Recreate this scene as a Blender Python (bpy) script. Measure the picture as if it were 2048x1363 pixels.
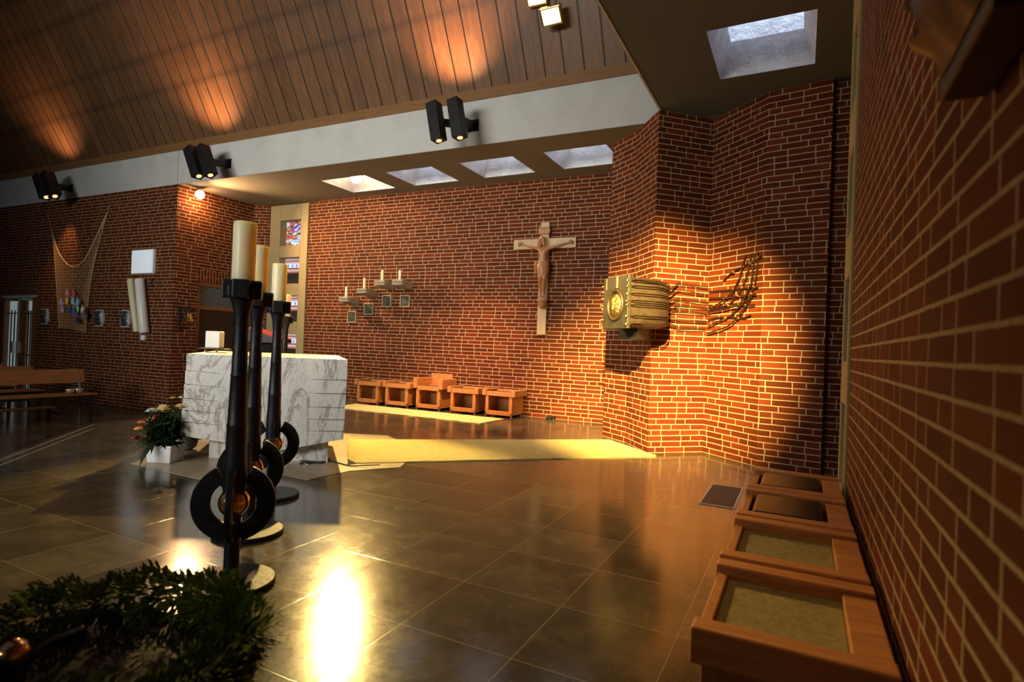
import bpy, bmesh, math, random
from mathutils import Vector, Matrix
random.seed(7)
for _o in list(bpy.data.objects): bpy.data.objects.remove(_o)
S = bpy.context.scene
COL = S.collection
R = math.radians
# ------------------------------------------------------------------ camera
FPX, CX, CY, HC = 1148.8, 1024.0, 681.5, 1.14
YAW, PITCH, ROLL = R(-26.76), R(.424), R(2.2)
cf = Vector((math.sin(YAW)*math.cos(PITCH), math.cos(YAW)*math.cos(PITCH), math.sin(PITCH)))
cr0 = Vector((math.cos(YAW), -math.sin(YAW), 0)); cu0 = cr0.cross(cf)
cr = cr0*math.cos(ROLL)+cu0*math.sin(ROLL); cu = -cr0*math.sin(ROLL)+cu0*math.cos(ROLL)
CAM = Vector((0, 0, HC))
cd = bpy.data.cameras.new('camera'); cam = bpy.data.objects.new('camera', cd); COL.objects.link(cam)
cd.sensor_fit = 'HORIZONTAL'; cd.sensor_width = 36.0; cd.lens = FPX*36/2048
cd.clip_start = .05; cd.clip_end = 200
cam.matrix_world = Matrix(((cr.x, cu.x, -cf.x, CAM.x), (cr.y, cu.y, -cf.y, CAM.y), (cr.z, cu.z, -cf.z, CAM.z), (0, 0, 0, 1)))
cd.dof.use_dof = True; cd.dof.focus_distance = 6.0; cd.dof.aperture_fstop = 2.8
S.camera = cam
# ------------------------------------------------------------------ colour management
S.view_settings.view_transform = 'Standard'; S.view_settings.look = 'None'
S.view_settings.exposure = 0.0; S.view_settings.gamma = 1.0; S.view_settings.use_curve_mapping = False
# ------------------------------------------------------------------ world (daylight coming in from the nave side and the skylights)
W = bpy.data.worlds.new('world'); S.world = W; W.use_nodes = True
bg = W.node_tree.nodes['Background']; bg.inputs[0].default_value = (.72, .85, 1.0, 1); bg.inputs[1].default_value = .05
# ------------------------------------------------------------------ lights
def look(o, to):
    o.rotation_euler = (Vector(to)-o.location).to_track_quat('-Z', 'Y').to_euler()
def light(name, kind, loc, to, power, color, size=.05, angle=60, blend=.5, **k):
    d = bpy.data.lights.new(name, kind); d.energy = power; d.color = color
    if kind == 'SPOT': d.spot_size = R(angle); d.spot_blend = blend; d.shadow_soft_size = size
    elif kind == 'POINT': d.shadow_soft_size = size
    elif kind == 'AREA': d.size = size; d.shape = 'RECTANGLE'; d.size_y = k.get('size_y', size)
    o = bpy.data.objects.new(name, d); COL.objects.link(o); o.location = loc
    if to is not None: look(o, to)
    return o
WARM = (1.0, .62, .25)
light('skylight_lamp_light', 'SPOT', (-6.96, 7.58, 3.86), (-3.65, 3.5, .35), 3100, (1, .66, .20), .06, 40, .5)
light('side_ceiling_spot', 'SPOT', (-.75, 1.1, 3.75), (-.25, 2.8, .4), 75, (1, .60, .28), .06, 62, 1.0)
light('wall_lamp_glow', 'POINT', (-10.02, 6.86, 3.58), None, 30, (1, .52, .22), .05)
light('skylight_lamp_glow', 'POINT', (-6.9, 7.55, 4.10), None, 22, (1, .55, .25), .05)
light('wall_lamp_light', 'SPOT', (-9.95, 6.80, 3.66), (-5.2, 7.9, 1.5), 1300, (1, .58, .25), .07, 116, 1.0)
light('tabernacle_spot_light', 'SPOT', (-.28, .42, 3.45), (-1.48, 6.5, 1.08), 27000, (1, .64, .19), .05, 29, 1.0)
light('nave_window_light', 'AREA', (-5.6, -4.6, 2.9), (-6.6, 6.7, 3.2), 185, (1, .97, .90), 6.0, size_y=1.2).data.spread = R(72)

# ------------------------------------------------------------------ pixel helpers (2048 x 1363 frame)
def ray(x, y): return cr*((x-CX)/FPX)-cu*((y-CY)/FPX)+cf
def Zp(x, y, z=0.0):
    d = ray(x, y); return CAM+d*((z-HC)/d.z)
def Xp(x, y, X):
    d = ray(x, y); return CAM+d*(X/d.x)
def Vp(x, y, p, q, off=0.0):
    p = Vector(p[:2]); q = Vector(q[:2]); n = Vector((-(q-p).y, (q-p).x)).normalized(); d = ray(x, y)
    if n.dot(p) < 0: n = -n
    return CAM+d*((n.dot(p)-off)/n.dot(d.xy))
def Dp(x, y, dep): return CAM+ray(x, y)*dep
H = 3.84; LOW = -.35
BK = ((-8.85, 8.36), (-2.33, 8.49))     # back wall line
BM = ((-16.5, 6.42), (-1.845, 6.763))   # beam / left wall line
# ------------------------------------------------------------------ node helpers
class X:
    nt = None
    def __init__(s, v): s.v = v
    def _m(s, op, *a):
        n = X.nt.nodes.new('ShaderNodeMath'); n.operation = op
        for i, t in enumerate((s,)+a):
            t = t.v if isinstance(t, X) else t
            if isinstance(t, (int, float)): n.inputs[i].default_value = t
            else: X.nt.links.new(t, n.inputs[i])
        return X(n.outputs[0])
    def __add__(s, o): return s._m('ADD', o)
    def __sub__(s, o): return s._m('SUBTRACT', o)
    def __mul__(s, o): return s._m('MULTIPLY', o)
    def __truediv__(s, o): return s._m('DIVIDE', o)
    def mod(s, o): return s._m('FLOORED_MODULO', o)
    def floor(s): return s._m('FLOOR')
    def abs(s): return s._m('ABSOLUTE')
    def min(s, o): return s._m('MINIMUM', o)
    def max(s, o): return s._m('MAXIMUM', o)
    def gt(s, o): return s._m('GREATER_THAN', o)
    def lt(s, o): return s._m('LESS_THAN', o)
def newmat(name):
    m = bpy.data.materials.new(name); m.use_nodes = True; X.nt = m.node_tree
    return m, m.node_tree, m.node_tree.nodes['Principled BSDF']
def uvxy(nt, uv=True):
    tc = nt.nodes.new('ShaderNodeTexCoord'); sp = nt.nodes.new('ShaderNodeSeparateXYZ')
    nt.links.new(tc.outputs['UV' if uv else 'Object'], sp.inputs[0]); return X(sp.outputs[0]), X(sp.outputs[1]), X(sp.outputs[2]), tc
def comb(nt, a, b, c=0.0):
    n = nt.nodes.new('ShaderNodeCombineXYZ')
    for i, t in enumerate((a, b, c)):
        t = t.v if isinstance(t, X) else t
        if isinstance(t, (int, float)): n.inputs[i].default_value = t
        else: nt.links.new(t, n.inputs[i])
    return n.outputs[0]
def wnoise(nt, vec):
    n = nt.nodes.new('ShaderNodeTexWhiteNoise'); n.noise_dimensions = '3D'; nt.links.new(vec, n.inputs['Vector']); return X(n.outputs['Value'])
def noise(nt, vec, scale, detail=4, rough=.55, dist=0.0):
    n = nt.nodes.new('ShaderNodeTexNoise'); n.inputs['Scale'].default_value = scale; n.inputs['Detail'].default_value = detail
    n.inputs['Roughness'].default_value = rough; n.inputs['Distortion'].default_value = dist
    if vec is not None: nt.links.new(vec, n.inputs['Vector'])
    return X(n.outputs['Fac'])
def ramp(nt, fac, stops, interp='LINEAR'):
    n = nt.nodes.new('ShaderNodeValToRGB'); n.color_ramp.interpolation = interp; e = n.color_ramp.elements
    while len(e) < len(stops): e.new(.5)
    for i, (p, c) in enumerate(stops): e[i].position = p; e[i].color = (*c, 1)
    nt.links.new(fac.v, n.inputs[0]); return n.outputs[0]
def mix(nt, fac, a, b, mode='MIX'):
    n = nt.nodes.new('ShaderNodeMix'); n.data_type = 'RGBA'; n.blend_type = mode
    for i, t in ((0, fac), (6, a), (7, b)):
        t = t.v if isinstance(t, X) else t
        if isinstance(t, (int, float)): n.inputs[i].default_value = t
        elif isinstance(t, tuple): n.inputs[i].default_value = (*t, 1)
        else: nt.links.new(t, n.inputs[i])
    return n.outputs[2]
def bump(nt, bsdf, h, strength=.5, dist=.01):
    n = nt.nodes.new('ShaderNodeBump'); n.inputs['Strength'].default_value = strength; n.inputs['Distance'].default_value = dist
    nt.links.new(h.v if isinstance(h, X) else h, n.inputs['Height']); nt.links.new(n.outputs[0], bsdf.inputs['Normal'])
def smooth(nt, v, lo, hi):
    n = nt.nodes.new('ShaderNodeMapRange'); n.inputs[1].default_value = lo; n.inputs[2].default_value = hi
    nt.links.new(v.v, n.inputs[0]); return X(n.outputs[0])
COURSE = .0630
def brick_mat(name, swap=False, L=.25):
    m, nt, b = newmat(name); u, v, _, tc = uvxy(nt)
    if swap: u, v = v+.03, u
    wob = noise(nt, comb(nt, u, v), 9, 2); wob2 = (wob-.5)*.004
    v2 = v+wob2; row = (v2/COURSE).floor(); fr = v2.mod(COURSE)
    if swap:
        off = (row.mod(2.0))*.12; t = (u+off).mod(L); cell = ((u+off)/L).floor(); d = t.min(t._m('SUBTRACT', L).abs()); seg = cell*0.0
    else:
        per = L*2.5
        off = (wnoise(nt, comb(nt, row, 3.3))*10).floor()*(L/4)+wnoise(nt, comb(nt, row, 8.1))*.02
        uu = u+off+wob2; t = uu.mod(per); cell = (uu/per).floor()
        seg = t.gt(L)+t.gt(2*L)
        d = t.min((t-L).abs()).min((t-2*L).abs()).min((t-per).abs())
    dv = fr.min((fr-COURSE).abs())
    dd = d.min(dv)
    mort = smooth(nt, dd, .0040, .0062)   # 0 = mortar, 1 = brick
    rnd = wnoise(nt, comb(nt, cell+seg*.31, row, 1.7))
    fine = noise(nt, comb(nt, u, v), 45, 3)
    bc = ramp(nt, rnd*.75+fine*.25, [(.1, (.068, .0135, .0038)), (.4, (.086, .0170, .0044)), (.62, (.099, .0195, .0048)), (.9, (.128, .025, .0060))])
    mc = ramp(nt, fine, [(.3, (.30, .22, .125)), (.7, (.45, .345, .21))])
    nt.links.new(mix(nt, mort, mc, bc), b.inputs['Base Color'])
    b.inputs['Roughness'].default_value = .75; b.inputs['Specular IOR Level'].default_value = .10
    bump(nt, b, mort+fine*.25, .55, .006)
    return m
def flat(name, col, rough=.6, metal=0.0, var=0.0, scale=12, spec=.5, bmp=0.0, bscale=60, emit=None, es=0.0):
    m, nt, b = newmat(name)
    b.inputs['Roughness'].default_value = rough; b.inputs['Metallic'].default_value = metal; b.inputs['Specular IOR Level'].default_value = spec
    tc = nt.nodes.new('ShaderNodeTexCoord')
    n = noise(nt, tc.outputs['Object'], scale, 4)
    lo = tuple(max(0, c*(1-var)) for c in col); hi = tuple(min(1, c*(1+var)) for c in col)
    nt.links.new(ramp(nt, n, [(.3, lo), (.7, hi)]), b.inputs['Base Color'])
    if bmp: bump(nt, b, noise(nt, tc.outputs['Object'], bscale, 3), bmp, .01)
    if emit: b.inputs['Emission Color'].default_value = (*emit, 1); b.inputs['Emission Strength'].default_value = es
    return m
def wood(name, a, c, scale=(1, 14, 14), rough=.45, axis=0):
    m, nt, b = newmat(name); tc = nt.nodes.new('ShaderNodeTexCoord'); mp = nt.nodes.new('ShaderNodeMapping')
    s = [14, 14, 14]; s[axis] = 1.2; mp.inputs['Scale'].default_value = s
    nt.links.new(tc.outputs['Object'], mp.inputs[0])
    n = noise(nt, mp.outputs[0], 2.2, 6, .6, 1.2)
    nt.links.new(ramp(nt, n, [(.3, a), (.68, c)]), b.inputs['Base Color']); b.inputs['Roughness'].default_value = rough
    bump(nt, b, n, .12, .004); return m
M = {}
M['brick'] = brick_mat('brick'); M['soldier'] = brick_mat('soldier_brick', True)
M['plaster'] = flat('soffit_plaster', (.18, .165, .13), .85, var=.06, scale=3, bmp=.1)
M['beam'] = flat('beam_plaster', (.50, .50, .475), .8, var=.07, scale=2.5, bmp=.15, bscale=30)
M['concrete'] = flat('shaft_concrete', (.60, .61, .63), .85, var=.16, scale=7, bmp=.8, bscale=22)
M['window_concrete'] = flat('cream_concrete', (.33, .275, .135), .8, var=.05, scale=6, bmp=.1)
M['iron'] = flat('blackened_iron', (.03, .03, .033), .45, .7, var=.3, scale=20, bmp=.15, bscale=50)
M['black'] = flat('black_metal', (.008, .008, .009), .5, .2)
M['copper'] = flat('polished_copper', (1.0, .50, .20), .14, 1.0, var=.15, scale=14)
M['bronze'] = flat('bronze', (.062, .045, .029), .5, .6, var=.25, scale=18, bmp=.25, bscale=40)
M['bronze_dark'] = flat('dark_bronze', (.075, .045, .026), .4, .9, var=.3, scale=25)
M['gold'] = flat('gold', (.95, .62, .18), .22, 1.0, var=.2, scale=60, bmp=.9, bscale=90)
M['brass'] = flat('brass', (.55, .36, .12), .3, 1.0)
M['silver'] = flat('silver_frame', (.75, .77, .80), .4, .3)
M['relief'] = flat('dark_relief_metal', (.11, .12, .14), .4, .7, var=.5, scale=16, bmp=1.0, bscale=14)
def wax_mat():
    m, nt, b = newmat('candle_wax'); b.inputs['Base Color'].default_value = (.95, .86, .58, 1); b.inputs['Roughness'].default_value = .4
    b.inputs['Subsurface Weight'].default_value = 1.0; b.inputs['Subsurface Radius'].default_value = (1.0, .55, .18); b.inputs['Subsurface Scale'].default_value = .09
    tc = nt.nodes.new('ShaderNodeTexCoord'); bump(nt, b, noise(nt, tc.outputs['Object'], 14, 2), .06, .004); return m
M['wax'] = wax_mat()
M['waxw'] = flat('white_wax', (.88, .86, .76), .5, var=.03)
M['white'] = flat('white_glazed_ceramic', (.8, .8, .8), .25, var=.03)
M['whitepaint'] = flat('white_paint', (.85, .88, .92), .5, var=.02)
M['stool'] = wood('stool_oak', (.34, .13, .035), (.58, .25, .075), axis=1)
M['stool_in'] = wood('stool_inner_oak', (.12, .05, .02), (.20, .085, .03), axis=1)
M['pew'] = wood('pew_wood', (.16, .065, .018), (.28, .12, .035), axis=1)
M['crosswood'] = wood('cross_oak', (.36, .25, .12), (.52, .38, .19), axis=2)
M['carved'] = wood('carved_limewood', (.27, .115, .045), (.40, .18, .07), axis=2, rough=.4)
M['doorwood'] = wood('door_wood', (.17, .065, .016), (.27, .11, .03), axis=2)
M['doordark'] = flat('doorway_shade', (.035, .012, .007), .5, var=.2)  # near-black colour stands for the unlit interior behind the sacristy doorway
M['leather'] = flat('black_leather', (.006, .0045, .004), .28, var=.2, spec=.10, bmp=.1, bscale=80)
M['olive'] = flat('olive_fabric', (.27, .215, .075), .9, var=.25, scale=50, bmp=.5, bscale=300)
M['darkcloth'] = flat('dark_brown_fabric', (.05, .035, .015), .85, var=.2, scale=60)
M['leaf'] = flat('dark_leaf', (.014, .034, .008), .6, var=.5, scale=20, spec=.2)
M['leaf2'] = flat('conifer_green', (.095, .135, .012), .8, var=.7, scale=9, spec=.05)
M['stem'] = flat('brown_stem', (.06, .04, .02), .7)
M['red'] = flat('red_cloth', (.6, .02, .02), .6)
M['cordb'] = flat('black_cord', (.01, .01, .01), .5)
M['cordw'] = flat('white_cord', (.7, .68, .6), .5)
M['greypot'] = flat('grey_glazed_pot', (.20, .20, .17), .35, var=.15)
M['rope'] = flat('net_rope', (.55, .34, .17), .85, var=.15)
M['grille'] = flat('grille_metal', (.045, .055, .05), .45, .6)
M['glassdark'] = flat('dark_textured_glass', (.10, .13, .15), .18, .1, var=.8, scale=70, bmp=1.0, bscale=90)
M['doorglass'] = flat('door_glass_panel', (.42, .46, .46), .25, .2, var=.5, scale=3, emit=(.7, .82, .85), es=.22)  # faint emission stands in for daylight showing in the door glass
M['lamp'] = flat('lamp_glow', (1, .8, .5), .5, emit=(1, .80, .50), es=28)
M['lamp2'] = flat('flood_glow', (1, 1, .5), .5, emit=(1, .88, .35), es=3.2)
M['lampsm'] = flat('downlight_glow', (1, .6, .3), .5, emit=(1, .55, .25), es=1.6)
M['plate'] = flat('slate_plate', (.028, .026, .02), .7, .0, var=.3, spec=.2)
def marble():
    m, nt, b = newmat('white_veined_marble'); tc = nt.nodes.new('ShaderNodeTexCoord'); mp = nt.nodes.new('ShaderNodeMapping')
    mp.inputs['Scale'].default_value = (1, 1, .38); mp.inputs['Rotation'].default_value = (0, .3, .2); nt.links.new(tc.outputs['Object'], mp.inputs[0])
    n1 = noise(nt, mp.outputs[0], 3.2, 8, .62, 1.6); n2 = noise(nt, mp.outputs[0], 9, 8, .7, 2.2); n3 = noise(nt, mp.outputs[0], 1.6, 3, .5, .6)
    vein = smooth(nt, (n1-.5).abs(), .0, .035); vein2 = smooth(nt, (n2-.5).abs(), .0, .02)
    base = ramp(nt, n3, [(.35, (.58, .57, .54)), (.6, (.74, .71, .64)), (.75, (.54, .54, .52))])
    c1 = mix(nt, vein, (.27, .24, .21), base); c2 = mix(nt, vein2._m('MAXIMUM', .72), (.18, .16, .14), c1)
    nt.links.new(c2, b.inputs['Base Color']); b.inputs['Roughness'].default_value = .4; bump(nt, b, n2, .1, .004); return m
M['marble'] = marble()
def slab_mat():
    m, nt, b = newmat('polished_light_stone'); tc = nt.nodes.new('ShaderNodeTexCoord')
    n = noise(nt, tc.outputs['Object'], 5, 7, .65, 1.0); nt.links.new(ramp(nt, n, [(.3, (.26, .20, .13)), (.5, (.42, .34, .22)), (.7, (.50, .42, .28))]), b.inputs['Base Color'])
    b.inputs['Roughness'].default_value = .3; return m
M['slab'] = slab_mat()
def floor_mat():
    m, nt, b = newmat('dark_stone_tiles'); x, y, z, tc = uvxy(nt, False)
    tx = (x+.41).mod(.5); ty = (y-1.895).mod(.49)
    d = tx.min((tx-.5).abs()).min(ty).min((ty-.49).abs())
    j = smooth(nt, d, .0018, .0036)
    cx = ((x+.41)/.5).floor(); cy = ((y-1.895)/.49).floor(); rnd = wnoise(nt, comb(nt, cx, cy, 2.2))
    n1 = noise(nt, tc.outputs['Object'], 5.5, 8, .68, .4); n2 = noise(nt, tc.outputs['Object'], 24, 6, .75); n3 = noise(nt, tc.outputs['Object'], 16, 3, .5)
    base = ramp(nt, n1*.5+n2*.3+rnd*.2, [(.34, (.034, .029, .018)), (.5, (.066, .055, .033)), (.66, (.115, .096, .058))])
    spots = smooth(nt, n3, .74, .78); base2 = mix(nt, spots*.5, base, (.26, .23, .17))
    nt.links.new(mix(nt, j, (.17, .145, .095), base2), b.inputs['Base Color'])
    nt.links.new((n2*.09+n1*.09+.065).v, b.inputs['Roughness']); b.inputs['Specular IOR Level'].default_value = .6
    bump(nt, b, j*.4+n2*.12+n1*.2, .10, .006); return m
M['floor'] = floor_mat()
def rug_mat(name, c1, c2):
    m, nt, b = newmat(name); tc = nt.nodes.new('ShaderNodeTexCoord')
    n = noise(nt, tc.outputs['Object'], 22, 3, .6); v = noise(nt, tc.outputs['Object'], 160, 2, .6)
    nt.links.new(ramp(nt, n*.4+v*.6, [(.35, c1), (.55, c2)]), b.inputs['Base Color']); b.inputs['Roughness'].default_value = .95; bump(nt, b, v, .8, .01); return m
M['rug'] = rug_mat('wool_rug', (.52, .43, .13), (.72, .63, .24))
def ceil_mat():
    m, nt, b = newmat('ceiling_boards'); u, v, _, tc = uvxy(nt)
    pl = (u/.2605).floor(); t = u.mod(.2605); groove = smooth(nt, t.min((t-.2605).abs()), .0065, .0115)
    rnd = wnoise(nt, comb(nt, pl, 5.5))
    vv = v+(u*-.018); seam = (vv-.90).abs().min((vv-1.43).abs()+rnd.gt(.6)*.0).min((vv-2.33).abs()).min((vv-2.9).abs()).min((vv-3.8).abs())
    sm = smooth(nt, seam, .0, .006)
    sn = noise(nt, comb(nt, u*.6, v*.25), 5, 3)
    g = noise(nt, comb(nt, u*14+rnd*30, v*1.1), 1.5, 6, .55, 1.6)
    base = ramp(nt, g*.85+rnd*.15, [(.34, (.115, .056, .024)), (.52, (.16, .078, .034)), (.70, (.205, .105, .050))])
    base = mix(nt, smooth(nt, seam, .0, .10)*.45+.55, (.05, .03, .02), base)
    base = mix(nt, sm*.6+.4, (.05, .03, .02), base)
    nt.links.new(mix(nt, groove, (.004, .003, .002), base), b.inputs['Base Color']); b.inputs['Roughness'].default_value = .42
    bump(nt, b, groove+g*.05, .5, .01); return m
M['boards'] = ceil_mat()
M['trimwood'] = wood('ceiling_trim_wood', (.17, .08, .028), (.25, .125, .045), axis=0)
def stained(name, mode):
    m, nt, b = newmat(name); u, v, _, tc = uvxy(nt)
    if mode:
        n = noise(nt, comb(nt, u*1.0, v*1.4), 3.0, 1, .5, 1.5)
        c = ramp(nt, n, [(.30, (.55, .78, .95)), (.40, (.02, .02, .05)), (.42, (.85, .92, 1)), (.47, (.45, .18, .08)), (.50, (.02, .01, .02)), (.52, (.60, .28, .14)), (.58, (.75, .04, .10)), (.63, (.10, .08, .55)), (.70, (.70, .85, 1))], 'CONSTANT')
    else:
        c = ramp(nt, v.mod(.775)/.775, [(0, (.01, .008, .005)), (.16, (.35, .12, .08)), (.20, (.70, .45, .42)), (.26, (.30, .06, .05)), (.30, (.72, .82, 1)), (.42, (.62, .36, .33)), (.47, (.30, .08, .07)), (.50, (.60, .42, .40)), (.56, (.03, .015, .01))], 'CONSTANT')
        dots = ((u.mod(.12)-.06).abs()).lt(.012); band = ((v.mod(.775)-.275).abs()).lt(.03)
        c = mix(nt, dots*band, c, (.05, .06, .5))
    ln = ((u+9.3).abs()).gt(.006); c = mix(nt, ln, (.01, .01, .01), c) if not mode else c
    b.inputs['Base Color'].default_value = (.02, .02, .02, 1); nt.links.new(c, b.inputs['Emission Color']); b.inputs['Emission Strength'].default_value = 1.0
    b.inputs['Roughness'].default_value = .2; return m
M['glassA'] = stained('stained_glass_swirl', True); M['glassB'] = stained('stained_glass_bands', False)
PAPER = {}
def paper(c):
    if c not in PAPER: PAPER[c] = flat('coloured_paper', c, .8, var=.1, scale=20)
    return PAPER[c]
# ------------------------------------------------------------------ mesh builder
class MB:
    def __init__(s): s.v = []; s.f = []
    def add(s, vs, fs):
        n = len(s.v); s.v += [Vector(v) for v in vs]; s.f += [[i+n for i in f] for f in fs]; return s
    def box(s, c, d, rz=0, M4=None):
        hx, hy, hz = d[0]/2, d[1]/2, d[2]/2; c = Vector(c); m = Matrix.Rotation(rz, 3, 'Z') if M4 is None else M4
        vs = [c+m@Vector((x*hx, y*hy, z*hz)) for z in (-1, 1) for y in (-1, 1) for x in (-1, 1)]
        return s.add(vs, [(0, 2, 3, 1), (4, 5, 7, 6), (0, 1, 5, 4), (2, 6, 7, 3), (0, 4, 6, 2), (1, 3, 7, 5)])
    def bx(s, x0, x1, y0, y1, z0, z1): return s.box(((x0+x1)/2, (y0+y1)/2, (z0+z1)/2), (x1-x0, y1-y0, z1-z0))
    def prism(s, poly, z0, z1):
        n = len(poly); a = sum(poly[i][0]*poly[(i+1) % n][1]-poly[(i+1) % n][0]*poly[i][1] for i in range(n))
        if a < 0: poly = poly[::-1]
        z0 = z0 if isinstance(z0, (list, tuple)) else [z0]*n; z1 = z1 if isinstance(z1, (list, tuple)) else [z1]*n
        vs = [(p[0], p[1], z0[i]) for i, p in enumerate(poly)]+[(p[0], p[1], z1[i]) for i, p in enumerate(poly)]
        return s.add(vs, [list(range(n))[::-1], list(range(n, 2*n))]+[(i, (i+1) % n, n+(i+1) % n, n+i) for i in range(n)])
    def loft(s, A, B):
        n = len(A); return s.add(list(A)+list(B), [list(range(n))[::-1], list(range(n, 2*n))]+[(i, (i+1) % n, n+(i+1) % n, n+i) for i in range(n)])
    def lathe(s, prof, c=(0, 0, 0), n=28, axis=None):
        c = Vector(c); q = Vector((0, 0, 1)).rotation_difference(Vector(axis)) if axis is not None else None
        vs = []; fs = []
        for r, z in prof:
            for k in range(n):
                a = 2*math.pi*k/n; p = Vector((r*math.cos(a), r*math.sin(a), z)); vs.append(c+(q@p if q else p))
        for j in range(len(prof)-1):
            for k in range(n): fs.append((j*n+k, j*n+(k+1) % n, (j+1)*n+(k+1) % n, (j+1)*n+k))
        fs.append(list(range(n))[::-1]); fs.append([(len(prof)-1)*n+k for k in range(n)])
        return s.add(vs, fs)
    def ball(s, c, r, n=24, sq=(1, 1, 1)):
        prof = []; m = n//2; vs = []; fs = []; c = Vector(c)
        for j in range(m+1):
            t = math.pi*j/m
            for k in range(n):
                a = 2*math.pi*k/n; vs.append(c+Vector((r*sq[0]*math.sin(t)*math.cos(a), r*sq[1]*math.sin(t)*math.sin(a), -r*sq[2]*math.cos(t))))
        for j in range(m):
            for k in range(n): fs.append((j*n+k, j*n+(k+1) % n, (j+1)*n+(k+1) % n, (j+1)*n+k))
        return s.add(vs, fs)
    def tube(s, pts, r, n=8, closed=False):
        pts = [Vector(p) for p in pts]; N = len(pts); rs = r if isinstance(r, (list, tuple)) else [r]*N
        up = None; rings = []
        for i, p in enumerate(pts):
            if closed: t = pts[(i+1) % N]-pts[i-1]
            else: t = pts[min(i+1, N-1)]-pts[max(i-1, 0)]
            if t.length < 1e-9: t = Vector((0, 0, 1))
            t.normalize()
            if up is None: up = Vector((0, 0, 1)) if abs(t.z) < .9 else Vector((1, 0, 0))
            a = t.cross(up)
            if a.length < 1e-5: a = t.orthogonal()
            a.normalize(); b = t.cross(a); up = a.cross(t)*1.0; up.normalize()
            rings.append([p+(a*math.cos(2*math.pi*k/n)+b*math.sin(2*math.pi*k/n))*rs[i] for k in range(n)])
        vs = [v for r_ in rings for v in r_]; fs = []
        for j in range(N-1 if not closed else N):
            j2 = (j+1) % N
            for k in range(n): fs.append((j*n+k, j*n+(k+1) % n, j2*n+(k+1) % n, j2*n+k))
        if not closed: fs.append(list(range(n))[::-1]); fs.append([(N-1)*n+k for k in range(n)])
        return s.add(vs, fs)
def mw(o):
    m = Matrix.Translation(o.location) @ o.rotation_euler.to_matrix().to_4x4()
    return (mw(o.parent) @ m) if o.parent else m
def obj(name, mb, mat, parent=None, world=False, bevel=0.0, sm=False, uv=False, origin=None):
    me = bpy.data.meshes.new(name); vs = mb.v
    loc = Vector((0, 0, 0))
    if parent is not None and world:
        inv = mw(parent).inverted(); vs = [inv @ v for v in vs]
    elif parent is None and origin is None and vs:
        lo = Vector([min(v[i] for v in vs) for i in range(3)]); hi = Vector([max(v[i] for v in vs) for i in range(3)])
        if not uv: loc = Vector(((lo.x+hi.x)/2, (lo.y+hi.y)/2, lo.z)); vs = [v-loc for v in vs]
    me.from_pydata([tuple(v) for v in vs], [], mb.f); me.validate()
    bm = bmesh.new(); bm.from_mesh(me); bmesh.ops.recalc_face_normals(bm, faces=bm.faces); bm.to_mesh(me); bm.free()
    me.materials.append(mat)
    if uv:
        ul = me.uv_layers.new(name='UVMap')
        for p in me.polygons:
            n = p.normal
            for li in p.loop_indices:
                co = me.vertices[me.loops[li].vertex_index].co
                if abs(n.z) > .8: ul.data[li].uv = (co.x, co.y)
                else:
                    t = Vector((-n.y, n.x, 0)).normalized(); ul.data[li].uv = (co.dot(t)*(-1 if n.y > 0 else 1)*-1, co.z)
    if sm:
        me.polygons.foreach_set('use_smooth', [True]*len(me.polygons))
    o = bpy.data.objects.new(name, me); COL.objects.link(o); o.location = loc
    if parent is not None: o.parent = parent
    if bevel:
        b = o.modifiers.new('bevel', 'BEVEL'); b.width = bevel; b.segments = 2; b.limit_method = 'ANGLE'; b.angle_limit = R(40)
    if sm:
        me.set_sharp_from_angle(angle=R(42))
    return o
def tag(o, label, cat, group=None):
    o['label'] = label; o['category'] = cat
    if group: o['group'] = group
    return o
def thing(name, label, cat, loc=(0, 0, 0), rz=0.0, group=None):
    o = bpy.data.objects.new(name, None); COL.objects.link(o); o.location = loc; o.rotation_euler = (0, 0, rz); o.empty_display_size = .1
    return tag(o, label, cat, group)
def struct(name, mb, mat, uv=True, parent=None, **k):
    o = obj(name, mb, mat, parent, uv=uv, **k)
    if parent is None: o['kind'] = 'structure'
    return o
def kids(o): return [c for c in COL.objects if c.parent == o]
def dup(root, loc, rz, label, group=None):
    r = root.copy(); COL.objects.link(r); r.location = loc; r.rotation_euler = (0, 0, rz); r['label'] = label
    if group: r['group'] = group
    for ch in kids(root):
        c = ch.copy(); COL.objects.link(c); c.parent = r
        for g in kids(ch):
            d = g.copy(); COL.objects.link(d); d.parent = c
    return r
def wallseg(name, p, q, z0, z1, t=.24, mat='brick', away=None):
    """brick wall whose visible face runs p->q; thickness goes away from the camera side point"""
    p = Vector(p); q = Vector(q); n = Vector((-(q-p).y, (q-p).x)).normalized()
    ref = Vector(away) if away else Vector((0, 0))
    if n.dot(ref-p) > 0: n = -n
    return struct(name, MB().prism([tuple(p), tuple(q), tuple(q+n*t), tuple(p+n*t)], z0, z1), M[mat])
# ================================================================== SETTING
# raised sanctuary floor (two steps above the nave) and the nave floor
PLAT = [(-4.0, -1.5), (-2.2, -3.5), (.6, -3.5), (.9, 8.7), (-7.65, 8.7), (-7.65, 3.95), (-6.076, 2.437), (-4.9, 1.25)]
PLAT = [(.9, -4.0), (.9, 8.75), (-7.65, 8.75), (-7.65, 3.95), (-1.2, -2.47), (-1.2, -4.0)]
fl = struct('floor', MB().prism(PLAT, LOW+.002, 0), M['floor'], uv=False, origin=1)
st = struct('trim_1', MB().prism([(-7.65, 8.75), (-7.95, 8.75), (-7.95, 3.82), (-1.5, -2.6), (-1.2, -2.47), (-7.65, 3.95)], LOW+.001, LOW/2), M['floor'], uv=False, origin=1)
low = struct('floor_nave', MB().prism([(-24, -8), (2, -8), (2, 9), (-24, 9)], LOW-.15, LOW), M['floor'], uv=False, origin=1)
n_ = Vector((-.69, -.72)).normalized()
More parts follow.
